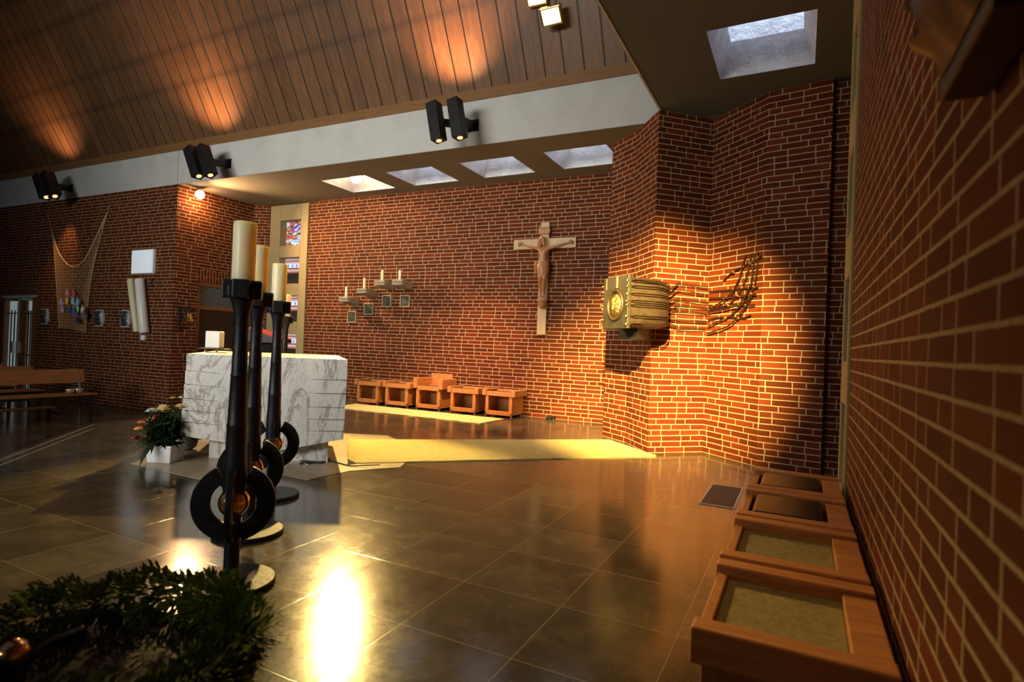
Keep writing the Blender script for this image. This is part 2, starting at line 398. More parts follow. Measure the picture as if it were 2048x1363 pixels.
for nm, off in (('trim_2', .035), ('trim_3', .13)):
    a = Vector((-7.62, 3.95)); b = Vector((-1.25, -2.42)); dd = (b-a).normalized(); nn = Vector((dd.y, -dd.x)); nn = nn if nn.x > 0 else -nn
    a2, b2 = a+nn*off+dd*(off*3), b+nn*off
    struct(nm, MB().prism([tuple(a2), tuple(b2), tuple(b2+nn*.012), tuple(a2+nn*.012)], 0, .0015), flat('pale_joint', (.42, .38, .30), .5), uv=False, origin=1)
# walls
wallseg('wall_right', (.25, -3.5), (.25, 3.76), 0, H+.3, .3, away=(-3, 0))
wallseg('wall_right_far', (.47, 4.30), (.47, 6.6), 0, H, .24, away=(-3, 0))
PIL = [(-1.905, 6.975), (-1.50, 6.43), (-.985, 6.92), (-.375, 6.385), (.20, 6.30), (.215, 6.42), (.60, 6.42), (.60, 8.75), (-2.33, 8.75), (-2.33, 8.49)]
struct('wall_tabernacle', MB().prism(PIL+[(-2.3, 7.3)], 0, H), M['brick'])
wallseg('wall_back', (-8.85, 8.36), (-2.2, 8.493), 0, H)
wallseg('wall_left_recess', (-10.235, 8.18), (-9.93, 8.325), LOW, H, .24)
# sacristy wall with its doorway
DY0, DY1, DZ = 7.02, 8.13, 2.12
mb = MB(); mb.prism([(-10.24, 6.79), (-10.235, DY0), (-10.5, DY0), (-10.5, 6.79)], LOW, H)
mb.prism([(-10.235, DY1), (-10.235, 8.4), (-10.5, 8.4), (-10.5, DY1)], LOW, H); mb.prism([(-10.235, DY0), (-10.235, DY1), (-10.5, DY1), (-10.5, DY0)], DZ+.245, H)
struct('wall_sacristy', mb, M['brick'])
struct('trim_4', MB().prism([(-10.233, DY0), (-10.233, DY1), (-10.5, DY1), (-10.5, DY0)], DZ, DZ+.245), M['soldier'])
# left nave wall with its doorway
lx0, lx1, lz = -16.38, -14.80, 1.83
def by(x): return 6.42+(x+16.5)*.0234
mb = MB()
mb.prism([(lx1, by(lx1)), (-10.24, 6.545), (-10.235, 6.79), (lx1, 6.79)], LOW, H)
mb.prism([(-23, by(-23)), (lx0, by(lx0)), (lx0, 6.79), (-23, 6.79)], LOW, H)
mb.prism([(lx0, by(lx0)), (lx1, by(lx1)), (lx1, 6.79), (lx0, 6.79)], lz+.245, H)
struct('wall_left', mb, M['brick'])
struct('trim_5', MB().prism([(lx0, by(lx0)+.001), (lx1, by(lx1)+.001), (lx1, 6.79), (lx0, 6.79)], lz, lz+.245), M['soldier'])
wallseg('wall_nave', (-21.5, -8), (-21.5, 6.4), LOW, 13, .3, 'plaster', away=(0, 0))
# beam
mb = MB(); mb.prism([(-23, by(-23)), (-10.27, 6.548), (-10.27, 6.80), (-23, 6.80)], H, 4.475)
mb.prism([(-10.255, 6.548), (-1.36, 6.763+.01), (-1.36, 6.83), (-10.255, 6.83)], H+.003, 4.475)
struct('trim_6', mb, M['beam'])
# wooden trim and sloping board ceiling
sl = Vector((.0115, -.4905, .8712))  # up the slope
tb0 = Vector((-23, by(-23)-.03, 4.455)); tb1 = Vector((-1.30, 6.775-.03, 4.455))
struct('trim_7', MB().prism([(tb0.x, tb0.y), (tb1.x, tb1.y), (tb1.x, tb1.y+.12), (tb0.x, tb0.y+.12)], 4.455, 4.605), M['trimwood'], uv=False)
e_ = (tb1-tb0).normalized(); c0 = Vector((tb0.x, tb0.y, 4.60)); Lc = (tb1-tb0).length; Lu = 9.0
me = bpy.data.meshes.new('ceiling'); nn = e_.cross(sl).normalized(); nn = nn if nn.y > 0 else -nn
q = [c0, c0+e_*Lc, c0+e_*Lc+sl*Lu, c0+sl*Lu]; q2 = [p+nn*.06 for p in q]
me.from_pydata([tuple(p) for p in q+q2], [], [(0, 1, 2, 3), (7, 6, 5, 4), (0, 4, 5, 1), (1, 5, 6, 2), (2, 6, 7, 3), (3, 7, 4, 0)])
ul = me.uv_layers.new(name='UVMap')
base_u = (Vector((-8.248, 6.614, 4.6))-c0).dot(e_)
for lp in me.loops:
    co = me.vertices[lp.vertex_index].co; ul.data[lp.index].uv = ((co-c0).dot(e_)-base_u, (co-c0).dot(sl))
me.materials.append(M['boards']); o = bpy.data.objects.new('ceiling', me); COL.objects.link(o); o['kind'] = 'structure'
def slope(u, s, off=0.0): return Vector((-8.507, 6.608, 4.6))+e_*u+sl*s-nn*off
# dark vent slot in the board ceiling
a, b_ = slope(-4.02, .36), slope(-4.02, .82)
mb = MB(); w = .075
mb.add([a-e_*w-nn*.012, a+e_*w-nn*.012, b_+e_*w-nn*.012, b_-e_*w-nn*.012, a-e_*w+nn*.01, a+e_*w+nn*.01, b_+e_*w+nn*.01, b_-e_*w+nn*.01], [(0, 1, 2, 3), (7, 6, 5, 4), (0, 4, 5, 1), (1, 5, 6, 2), (2, 6, 7, 3), (3, 7, 4, 0)])
tag(obj('ceiling_vent', mb, flat('vent_dark', (.035, .028, .024), .6)), 'dark narrow vent panel set in the sloping board ceiling', 'vent')
# soffits with square skylight shafts
def soffit(name, outer, holes, th=.25, sh=.75):
    """outer = (x0,x1,y0,y1) ; holes rectangles; built as strips plus shafts"""
    x0, x1, y0, y1 = outer; mb = MB(); hs = sorted(holes)
    ya = min(h[2] for h in hs); yb = max(h[3] for h in hs); x = x0
    mb.bx(x0, x1, y0, ya, H, H+th); mb.bx(x0, x1, yb, y1, H, H+th)
    for h in hs:
        mb.bx(x, h[0], ya, yb, H, H+th); x = h[1]
    mb.bx(x, x1, ya, yb, H, H+th)
    return struct(name, mb, M['plaster'])
def shaft(name, h, ya, yb, flare=.14, top=.85):
    x0, x1 = h[0], h[1]; mb = MB()
    A = [(x0, ya), (x1, ya), (x1, yb), (x0, yb)]
    B = [(x0+flare, ya+flare*.6), (x1-flare, ya+flare*.6), (x1-flare, yb-flare), (x0+flare, yb-flare)]
    z = [H+.004, H+.30, H+top]
    lv = [A, B, B]; vs = []
    for k in range(3): vs += [(p[0], p[1], z[k]) for p in lv[k]]
    fs = []
    for k in range(2):
        for i in range(4): fs.append((k*4+i, k*4+(i+1) % 4, k*4+4+(i+1) % 4, k*4+4+i))
    mb.add(vs, fs); o = struct(name, mb, M['concrete'])
    sd = o.modifiers.new('s', 'SOLIDIFY'); sd.thickness = .05; sd.offset = 1
    return o
RS = [(-7.47, -6.50, 7.24, 8.03), (-6.07, -5.18, 7.24, 8.06), (-4.68, -3.78, 7.24, 8.10), (-3.30, -2.39, 7.39, 8.16)]
RS = [(a, b, 7.28, 8.08) for a, b, _, _ in RS]
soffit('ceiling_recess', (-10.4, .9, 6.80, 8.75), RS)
for i, h in enumerate(RS): light('skylight_daylight', 'AREA', ((h[0]+h[1])/2, 7.68, H+1.22), ((h[0]+h[1])/2, 7.68, 0), 42, (.75, .86, 1), .55, size_y=.45)
light('skylight_daylight', 'AREA', (-.38, 5.46, H+3.15), (-.38, 5.46, 0), 260, (.72, .82, 1), .6, size_y=.6)
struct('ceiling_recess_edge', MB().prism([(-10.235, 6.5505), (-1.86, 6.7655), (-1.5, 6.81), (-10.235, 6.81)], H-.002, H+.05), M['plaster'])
for i, h in enumerate(RS): shaft('trim_%d' % (8+i), h, 7.28, 8.08, .14, 1.25)
BS = [(-.80, .03, 4.99, 5.93)]
M['plaster_side'] = flat('side_soffit_plaster', (.105, .12, .12), .85, var=.06, scale=3, bmp=.1)  # soffit plaster copy, greyed and darkened to offset yellow bounce from the floor
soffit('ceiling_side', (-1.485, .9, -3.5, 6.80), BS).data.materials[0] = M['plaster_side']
shaft('trim_12', BS[0], 4.99, 5.93, .10, 3.2)
struct('trim_13', MB().bx(-1.505, -1.484, -3.5, 6.43, H-.01, H+.27), M['beam'])
struct('wall_ceiling_side', MB().bx(-1.45, -1.40, -3.5, 6.7, H+.25, H+1.5), M['plaster'])
# ================================================================== WINDOW left of the back wall: cream concrete frame, square deep openings
wx0, wx1, wy = -9.93, -8.85, 8.335
def win_frame(name, opens, x0, x1, ox0, ox1, y, z0, z1, dep=.24):
    mb = MB(); mb.bx(x0, ox0, y, y+dep, z0, z1); mb.bx(ox1, x1, y, y+dep, z0, z1); zz = z0
    for a, b in sorted(opens): mb.bx(ox0, ox1, y, y+dep, zz, a); zz = b
    mb.bx(ox0, ox1, y, y+dep, zz, z1); return mb
OP = [(2.99, 3.51), (2.215, 2.745), (1.445, 1.97), (.67, 1.195), (-.10, .42)]
w1 = struct('window_1', win_frame('', OP, wx0, wx1, -9.63, -9.055, wy, LOW, H-.01), M['window_concrete'], uv=False, bevel=.012)
for i, (a, b) in enumerate(OP):
    g = obj('pane', MB().bx(-9.63, -9.055, wy+.17, wy+.19, a, b), M['glassA' if i == 0 else 'glassB'], None, uv=True)
    g.parent = w1; g.location = g.location-w1.location
# window frame at the end of the right wall, seen edge on
w2 = struct('window_2', MB(), M['window_concrete']) if False else None
mb = MB(); xx0, xx1 = .235, .47; OPR = [(a, b) for a, b in ((.30, .80), (1.14, 1.55) , (1.9, 2.45), (2.75, 3.3))]
OPR = [(.35, .86), (1.12, 1.63), (1.90, 2.41), (2.68, 3.19)]
mb.bx(xx0, xx1, 3.76, 3.86, 0, H); mb.bx(xx0, xx1, 4.22, 4.31, 0, H); zz = 0
for a, b in OPR: mb.bx(xx0, xx1, 3.86, 4.22, zz, a); zz = b
mb.bx(xx0, xx1, 3.86, 4.22, zz, H)
w2 = struct('window_2', mb, M['window_concrete'], uv=False, bevel=.01)
for a, b in OPR:
    g = obj('pane', MB().bx(.42, .44, 3.86, 4.22, a, b), M['glassB'], None, uv=True); g.parent = w2; g.location = g.location-w2.location
# ================================================================== DOORS
d1 = thing('door_1', '', 'door'); del d1['label']; del d1['category']; d1['kind'] = 'structure'; d1.location = (-10.3, (DY0+DY1)/2, LOW)
def dpart(name, mb, mat, par=d1, **k): return obj(name, mb, mat, par, world=True, **k)
mb = MB(); mb.bx(-10.36, -10.27, DY0, DY0+.07, LOW, DZ); mb.bx(-10.36, -10.27, DY1-.07, DY1, LOW, DZ)
mb.bx(-10.36, -10.27, DY0+.07, DY1-.07, DZ-.07, DZ); mb.bx(-10.36, -10.27, DY0+.07, DY1-.07, 1.60, 1.67)
dpart('door_frame', mb, M['doorwood'])
dpart('transom_glass', MB().bx(-10.33, -10.31, DY0+.07, DY1-.07, 1.67, DZ-.07), M['glassdark'])
dpart('shade_panel', MB().bx(-10.36, -10.32, DY0+.07, DY1-.07, LOW+.01, 1.60), M['doordark'])  # dark panel filling the opening, shade of the interior put into its colour
dpart('door_handle', MB().tube([(-10.31, DY0+.14, .72), (-10.27, DY0+.14, .72), (-10.27, DY0+.25, .72)], .009), M['brass'])
d2 = thing('door_2', '', 'door'); del d2['label']; del d2['category']; d2['kind'] = 'structure'; d2.location = (-15.6, 6.5, LOW)
yy = 6.56
mb = MB(); mb.bx(lx1-.24, lx1, yy-.08, yy+.12, LOW, lz-.045); mb.bx(lx0, lx0+.12, yy-.08, yy+.12, LOW, lz-.045)
mb.bx(-15.72, -15.42, yy-.02, yy+.10, LOW, lz-.10)
dpart('door_frame', mb, M['doorwood'], d2)
mb = MB(); mb.bx(lx0, lx1, yy-.11, yy+.10, lz-.045, lz); mb.bx(lx1-.27, lx1-.24, yy-.05, yy+.03, LOW, lz-.045); mb.bx(-15.75, -15.72, yy-.05, yy+.03, LOW, lz-.045); mb.bx(-15.42, lx1-.27, yy-.05, yy+.03, lz-.12, lz-.045)
dpart('metal_frame', mb, M['silver'], d2)
dpart('door_glass', MB().bx(-15.42, lx1-.27, yy+.02, yy+.04, LOW+.05, lz-.12), M['doorglass'], d2)
dpart('door_glass', MB().bx(lx0+.12, -15.75, yy+.02, yy+.04, LOW+.05, lz-.12), M['doorglass'], d2)
for x in (-15.36, -15.28, -15.2, -15.06, -14.97-.2+.06, -16.1, -15.98, -15.86): pass
mb = MB()
for x in (-15.33, -15.24, -15.16, -16.1, -15.95): mb.bx(x-.008, x+.008, yy-.02, yy, LOW+.05, 1.50)
mb.bx(-15.40, -15.10, yy-.02, yy, 1.42, 1.44); mb.bx(-15.40, -15.10, yy-.02, yy, .5, .52); mb.bx(-16.25, -15.78, yy-.02, yy, 1.42, 1.44)
dpart('glazing_bars', mb, M['black'], d2)
mb = MB(); mb.bx(-15.70, -15.62, yy-.07, yy-.02, .54, .80); dpart('push_plate', mb, M['silver'], d2)
mb = MB(); mb.bx(-15.92, -15.84, yy-.07, yy-.02, .54, .80); dpart('push_plate', mb, M['silver'], d2)
# ================================================================== ALTAR
al = thing('altar', 'white veined marble block altar with horizontal grooves, on a recessed plinth', 'altar', (-4.25, 3.95, 0))
eu = Vector((.893, .450, 0)); ew = Vector((-.450, .893, 0)); A0 = Vector((-4.231, 3.579, 0))  # centre of the front face
def AP(u, w, z): return A0+eu*u+ew*w+Vector((0, 0, z))
def extr(mb, poly, w0, w1, ks=1.0):   # poly (u,z), extruded backwards, tapering by ks
    f = [AP(u, w0, z) for u, z in poly]; b = [AP((u*1.52 if u < 0 else u*.36), w1, z) for u, z in poly]; return mb.loft(f, b)
mb = MB(); TOPZ = .955; hw = .715
lev = [.79, .668, .545, .438, .335]
def botz(u): return .125+abs(u-.13)*(.10/.85 if u < .13 else .13/.6)
extr(mb, [(-.36, botz(-.36)), (.13, .125), (.33, botz(.33)), (.33, TOPZ), (-.36, TOPZ)], 0, 1.22, .74)
extr(mb, [(-hw+.03, .23), (.13, .15), (hw-.03, .27), (hw-.03, TOPZ-.02), (-hw+.03, TOPZ-.02)], .022, 1.19, .74)
zt = TOPZ
for i, z in enumerate(lev+[None]):
    wl = hw+.006*i; wr = hw-.002*i
    if z is None: lb = [(-wl, botz(-wl)), (-.36, botz(-.36))]; rb = [(.33, botz(.33)), (wr, botz(wr))]
    else: lb = [(-wl, z+.022), (-.36, z-.004)]; rb = [(.33, z-.022), (wr, z-.012)]
    extr(mb, lb+[(-.36, zt if i == 0 else zt-.004), (-wl, zt+(0 if i == 0 else .010))], 0, 1.22, .74)
    extr(mb, rb+[(wr, zt if i == 0 else zt-.024), (.33, zt if i == 0 else zt-.022)], 0, 1.22, .74)
    zt = z if z else zt
obj('block', mb, M['marble'], al, world=True)
mb = MB(); extr(mb, [(-.57, .005), (.52, .005), (.52, .26), (.13, .14), (-.57, .22)], .17, 1.05, .8); obj('plinth', mb, M['marble'], al, world=True)
# light stone star slab under it (set into the floor)
slab = [(-5.10, 2.95), (-4.16, 2.93), (-3.75, 3.40), (-3.49, 3.39), (-3.45, 3.83), (-3.2, 4.2), (-3.55, 5.0), (-4.4, 5.5), (-5.4, 5.1), (-5.75, 3.9)]
struct('floor_slab', MB().prism(slab, 0, .0035), M['slab'], uv=False, origin=1)
# candle on the altar
cp = Zp(429, 697, .955)
ca = Dp(429, 697, 5.85); ca.z = .955
c = thing('altar_candle', 'square white candle on a low metal dish on the altar', 'candle', ca)
mb = MB(); mb.box((0, 0, .042+.085), (.15, .10, .17), R(27)); o = obj('candle_body', mb, M['waxw'], c, bevel=.012)
mb = MB(); mb.tube([(0, 0, .21), (.003, 0, .225)], .0025, 6); obj('wick', mb, M['black'], c)
mb = MB(); mb.box((0, 0, .034), (.26, .14, .010), R(27)); mb.box((.06, .02, .026), (.22, .10, .008), R(5)); obj('dish', mb, M['bronze'], c, bevel=.003)
for dx, dy in ((-.06, -.06), (.05, -.02), (-.03, .05)): obj('dish_foot', MB().lathe([(.012, 0), (.008, .012), (.012, .024)], (dx, dy, 0), 12), M['copper'], c, sm=True)
# ================================================================== CANDLE STANDS
def make_stand(label):
    t = thing('candle_stand', label, 'candle stand', group='tall iron candle stands')
    obj('base_plate', MB().lathe([(.185, 0), (.192, .005), (.192, .020), (.186, .026)], n=56), M['iron'], t, sm=True)
    obj('lower_post', MB().lathe([(.042, .026), (.034, .05), (.033, .17), (.035, .172), (.035, .178), (.033, .18), (.033, .30), (.040, .32)], n=24), M['iron'], t, sm=True)
    obj('copper_ball', MB().ball((0, 0, .375), .067, 32), M['copper'], t, sm=True)
    obj('post', MB().lathe([(.047, .415), (.050, .44), (.050, .50), (.045, .62), (.043, .72), (.0445, .725), (.0445, .733), (.042, .738), (.036, .95), (.037, .953), (.037, .96), (.035, .963), (.031, 1.12), (.031, 1.19), (.036, 1.25), (.052, 1.305)], n=28), M['iron'], t, sm=True)
    for k in range(4):
        a = R(90*k); ux = Vector((math.cos(a), math.sin(a), 0)); tx = Vector((-math.sin(a), math.cos(a), 0)); mb = MB(); N = 26
        ro, ri, cz = .178, .098, .375; rows = []
        for j in range(N+1):
            th = R(25)+(R(168)-R(25))*j/N   # from the top, opening outwards, round to the bottom
            d = Vector((0, 0, 1))*math.cos(th)+ux*math.sin(th); ro_ = ro; ri_ = ri
            if j == 0: ri_ = ri+.004
            for rr in (ri_, ro_):
                for sgn in (-1, 1): rows.append(Vector((0, 0, cz))+d*rr+tx*sgn*.013)
        fs = []
        for j in range(N):
            b = j*4; c_ = b+4
            fs += [(b, b+1, c_+1, c_), (b+2, c_+2, c_+3, b+3), (b, c_, c_+2, b+2), (b+1, b+3, c_+3, c_+1)]
        fs += [(0, 2, 3, 1), (N*4, N*4+1, N*4+3, N*4+2)]
        mb.add(rows, fs); obj('crescent', mb, M['iron'], t, bevel=.003)
    hd = MB(); hd.box((0, 0, 1.346), (.165, .068, .085)); hd.box((0, 0, 1.346), (.068, .165, .0849)); hd.box((0, 0, 1.335), (.11, .11, .05))
    obj('candle_holder', hd, M['iron'], t, bevel=.005)
    cdl = obj('candle', MB().lathe([(.049, 1.372), (.050, 1.38), (.050, 1.645), (.047, 1.655), (.030, 1.652), (.006, 1.650)], n=40), M['wax'], t, sm=True)
    obj('wick', MB().tube([(0, 0, 1.648), (.002, 0, 1.662)], .002, 6), M['black'], cdl)
    return t
stand = make_stand('nearest and tallest-looking iron candle stand, in front of the marble altar')
P1 = Zp(461, 1168); P2 = Zp(496, 1066); P3 = Zp(541, 992); P4 = Vector((-5.675, 5.055, 0))
def face(p): return math.atan2(p.y, p.x)
stand.location = P1; stand.rotation_euler = (0, 0, face(P1)+R(-8))
dup(stand, P2, face(P2)+R(-6), 'second iron candle stand in the row from the camera, its candle lit orange')
dup(stand, P3, face(P3)+R(-2), 'third iron candle stand in the row, its base beside the altar front')
dup(stand, P4, face(P4), 'far iron candle stand rising behind the altar, before the window')
# ================================================================== STOOLS
def make_stool(name, label, seat_mat, group, arms=False):
    """front faces -Y, width .58 (x), depth .46 (y), origin on the floor at the centre of the footprint"""
    t = thing(name, label, 'stool' if not arms else 'chair', group=group); hwid = .29; d0, d1_ = -.23, .23; top = .43
    ra = .53 if arms else top
    for s in (-1, 1):
        mb = MB(); x = s*(hwid-.0375); mb.bx(x-.036, x+.036, d0, d1_, .335 if not arms else .36, ra); obj('side_rail', mb, M['stool'], t, bevel=.006)
    mb = MB(); mb.bx(-.214, .214, d0+.008, d0+.040, .335, .405); obj('front_rail', mb, M['stool'], t, bevel=.004)
    mb = MB(); mb.bx(-.214, .214, d1_-.09, d1_, .335, .415); obj('rear_rail', mb, M['stool'], t, bevel=.004)
    mb = MB(); mb.bx(-.214, .214, d0+.040, d1_-.09, .352, .388); cu = obj('seat_pad', mb, seat_mat, t, bevel=.004 if seat_mat is not M['leather'] else .014)
    if seat_mat is M['leather']:
        mb = MB(); mb.bx(-.195, .195, d0+.055, d1_-.105, .386, .425); obj('cushion', mb, seat_mat, cu, bevel=.018)
    mb = MB(); y = d0+.022
    mb.bx(-.235, -.180, y, y+.05, .035, .335); mb.bx(.180, .235, y, y+.05, .035, .335); mb.bx(-.180, .180, y, y+.045, .035, .100)
    obj('front_frame', mb, M['stool'], t, bevel=.003)
    mb = MB(); mb.bx(-.235, -.215, y+.05, d1_-.02, .045, .335); mb.bx(.215, .235, y+.05, d1_-.02, .045, .335); mb.bx(-.215, .215, d1_-.04, d1_-.02, .045, .335); mb.bx(-.215, .215, y+.05, d1_-.04, .045, .065)
    obj('body', mb, M['stool'], t)
    for sx in (-1, 1):
        for yy_ in (y+.018, d1_-.06): obj('foot', MB().bx(sx*.222-.014, sx*.222+.014, yy_-.018, yy_+.018, 0, .075), M['stool_in'], t)
    if arms:
        mb = MB(); mb.bx(-.214, .214, d1_-.03, d1_, .415, .60); obj('backrest', mb, M['stool'], t, bevel=.006)
    return t
g1 = 'oak stools along the back wall'
front = Vector((-7.0, 7.93)); ang = math.atan2(8.49-8.36, 6.52)
xs = [-6.815, -6.19, -5.545, -4.87, -4.22]
def byk(x): return 8.36+(x+8.85)*.01994
s0 = make_stool('stool', 'leftmost oak box stool against the back wall, beside the altar edge', M['darkcloth'], g1)
s0.location = (xs[0], byk(xs[0])-.27, 0); s0.rotation_euler = (0, 0, ang)
for i, lb in ((1, 'oak box stool second from left at the back wall, left of the armchair'), (3, 'oak box stool right beside the armchair at the back wall'), (4, 'rightmost oak box stool at the back wall, its side panel in view')):
    dup(s0, (xs[i], byk(xs[i])-.27, 0), ang, lb)
ch = make_stool('armchair', 'low oak box armchair with a backrest, middle of the back wall row', M['darkcloth'], None, True)
ch.location = (xs[2], byk(xs[2])-.27, 0); ch.rotation_euler = (0, 0, ang)
g2 = 'oak stools along the right wall'
yb = [1.845, 2.455, 3.06, 3.665]
sA = make_stool('stool', 'nearest oak box stool by the right wall, dark olive cloth seat', M['olive'], g2)
sA.location = (-.005, yb[0], 0); sA.rotation_euler = (0, 0, R(-90))
dup(sA, (-.008, yb[1], 0), R(-90), 'second oak box stool by the right wall, lighter olive cloth seat')
sC = make_stool('stool', 'third oak box stool by the right wall, black leather seat, nearer of the leather pair', M['leather'], g2)
sC.location = (-.010, yb[2], 0); sC.rotation_euler = (0, 0, R(-90))
dup(sC, (-.012, yb[3], 0), R(-90), 'farthest oak box stool by the right wall, black leather seat touching the brick corner')
# ================================================================== RUGS
def rug(name, corners, label, th=.018, bumps=True, curl=None, nu=60, nv=10):
    a, b, c_, d = [Vector((p[0], p[1], 0)) for p in corners]  # a far-left, b far-right, c near-right, d near-left
    vs = []; fs = []
    for side in (1, 0):
        for j in range(nv+1):
            for i in range(nu+1):
                u, v = i/nu, j/nv; p = (a*(1-u)+b*u)*(1-v)+(d*(1-u)+c_*u)*v
                z = th*side+.001
                if side and (i in (0, nu) or j in (0, nv)): z *= .5
                if bumps: z += .003*math.sin(u*40+v*9)*math.sin(v*12)*side
                p = p+Vector((random.uniform(-1, 1), random.uniform(-1, 1), 0))*.004*(1 if (i in (0, nu) or j in (0, nv)) else 0)
                if curl:
                    k = max(0, 1-u/curl[0]); z += curl[1]*math.sin(min(1, k)*math.pi/2)**2; p += (b-a).normalized()*curl[2]*k*k
                vs.append(p+Vector((0, 0, z)))
    W_ = nu+1; n2 = W_*(nv+1)
    for j in range(nv):
        for i in range(nu):
            q = j*W_+i; fs.append((q, q+1, q+W_+1, q+W_)); fs.append((n2+q, n2+q+W_, n2+q+W_+1, n2+q+1))
    for i in range(nu): fs += [(i, n2+i, n2+i+1, i+1), (nv*W_+i, nv*W_+i+1, n2+nv*W_+i+1, n2+nv*W_+i)]
    for j in range(nv): fs += [(j*W_, (j+1)*W_, n2+(j+1)*W_, n2+j*W_), (j*W_+nu, n2+j*W_+nu, n2+(j+1)*W_+nu, (j+1)*W_+nu)]
    return tag(obj(name, MB().add(vs, fs), M['rug'], sm=True), label, 'rug')
rug('rug', [(-6.95, 7.80), (-4.04, 7.84), (-4.06, 7.15), (-6.9, 7.15)], 'cream wool rug lying before the row of back wall stools')
rug('rug', [Zp(690, 880), Zp(1218, 880), Zp(1312.7, 912.5), Zp(688, 928)], 'long cream wool runner from the altar to the brick pillar, one end turned up', .022, curl=(.035, .045, .03))
# ================================================================== TABERNACLE on the folded brick wall
tt = Vector((.725, .689, 0)).normalized(); tn = Vector((.689, -.725, 0)).normalized()   # along facet, towards the room
T0 = Vector((-1.935, 6.02, 0))
def TP(a, n, z): return T0+tt*a+tn*n+Vector((0, 0, z))
tab = thing('tabernacle', 'bronze tabernacle with a gold medallion and rods fanning over the folded brick wall', 'tabernacle', TP(.3, .25, 1.365))
def tobj(name, mb, mat, par=tab, **k): return obj(name, mb, mat, par, world=True, **k)
TZ0, TZ1, TW = 1.362, 1.885, .53
N = 16
def prof(t):   # t 0..1 along the body: outer depth and height factors
    k = max(0, (t-.35)/.65); c_ = math.sqrt(max(0, 1-k**2.6)); return .30+.70*c_, .58+.42*math.sqrt(max(0, 1-k**3))
secs = []
for i in range(N+1):
    t = 1-(1-i/N)**1.3; a = .03+.60*t; fw, fh = prof(t); hz = (TZ1-TZ0)/2*fh; cz = (TZ0+TZ1)/2; ring = []; wn = TW*fw
    for j in range(28):
        th = 2*math.pi*j/28; ex = 7 if t < .3 else 5
        cx_ = math.copysign(abs(math.cos(th))**(2/ex), math.cos(th)); cz_ = math.copysign(abs(math.sin(th))**(2/ex), math.sin(th))
        ring.append(TP(a, wn/2+cx_*wn/2, cz+cz_*hz))
    secs.append(ring)
vs = [p for r_ in secs for p in r_]; fs = []
for i in range(N):
    for j in range(28): fs.append((i*28+j, i*28+(j+1) % 28, (i+1)*28+(j+1) % 28, (i+1)*28+j))
fs += [list(range(28))[::-1], [N*28+j for j in range(28)]]
tobj('body', MB().add(vs, fs), M['bronze'], sm=True)
pn = MB(); A = [TP(0, -.012, TZ0-.008), TP(0, TW+.012, TZ0-.008), TP(0, TW+.012, TZ1+.012), TP(0, -.012, TZ1+.012)]; pn.loft(A, [p+tt*.035 for p in A])
door = tobj('door_panel', pn, flat('door_bronze', (.062, .060, .043), .45, .7, var=.3, scale=12, bmp=.2, bscale=16), bevel=.004)
# medallion: oval rim, gold centre, vertical channel above it
mc = TP(0, TW*.55, 1.60); rim = []
for j in range(36):
    th = 2*math.pi*j/36; rim.append(mc+tn*math.cos(th)*.155+Vector((0, 0, 1))*math.sin(th)*.150-tt*.012)
obj('medallion_rim', MB().tube(rim, .017, 8, closed=True), M['bronze'], door, world=True, sm=True)
mb = MB(); vs = [mc-tt*.030]; K = 5
for k in range(1, K+1):
    for j in range(30):
        th = 2*math.pi*j/30; rr = k/K; vs.append(mc+tn*math.cos(th)*.115*rr+Vector((0, 0, 1))*math.sin(th)*.130*rr-tt*(.030*(1-rr*rr)+.004+random.uniform(0, .012)*(k < K)))
fs = [(0, 1+j, 1+(j+1) % 30) for j in range(30)]
for k in range(K-1): fs += [(1+k*30+j, 1+(k+1)*30+j, 1+(k+1)*30+(j+1) % 30, 1+k*30+(j+1) % 30) for j in range(30)]
obj('medallion', MB().add(vs, fs), M['gold'], door, world=True)
for dn, rr_ in ((TW*.58, .026), (TW*.12, .013)): obj('channel', MB().tube([TP(-.004, dn, 1.77), TP(-.004, dn, TZ1+.01)], rr_, 10), M['bronze'], door, world=True, sm=True)
zr = [1.835, 1.775, 1.70, 1.628, 1.586, 1.475, 1.395]
for z in zr:
    studs = MB(); studs.ball(TP(-.01, TW+.012, z), .016, 12); studs.ball(TP(-.006, -.02, z-.02), .014, 12); obj('stud', studs, M['gold'], door, world=True, sm=True)
def body_pt(t, z):   # point just outside the body side face
    fw, fh = prof(t); cz = (TZ0+TZ1)/2; return TP(.03+.60*t, TW*fw+.006, cz+(z-cz)*fh)
FA = ((-1.50, 6.43), (-.985, 6.92)); FB = ((-.985, 6.92), (-.375, 6.385))
# crop-4 pixels -> frame pixels
def c4(x, y): return (1180+x/5.242, 460+y/5.242)
conn = [(560, 865, 1235, 605), (630, 970, 1230, 685), (720, 955, 1240, 765), (790, 950, 1235, 825), (850, 990, 1230, 880), (945, 965, 1215, 960), (1030, 910, 1210, 1040)]
for i, z in enumerate(zr):
    for dz in (.010, -.012):
        pts = [body_pt(1-(1-j/14)**1.3, z+dz*(1 if j else .2)) for j in range(15)]
        pts.append(pts[-1]+tt*.012-tn*.04)
        x1, y1 = c4(925, conn[i][0]+(8 if dz < 0 else -8)); e = Vp(x1, y1, *FA, off=.05)
        x2, y2 = c4(conn[i][2], conn[i][3]+(9 if dz < 0 else -9)); f = Vp(x2, y2, *FA, off=.035)
        pts += [e, e.lerp(f, .5), f]
        tobj('rod', MB().tube(pts, .0052, 8), M['bronze_dark'], sm=True)
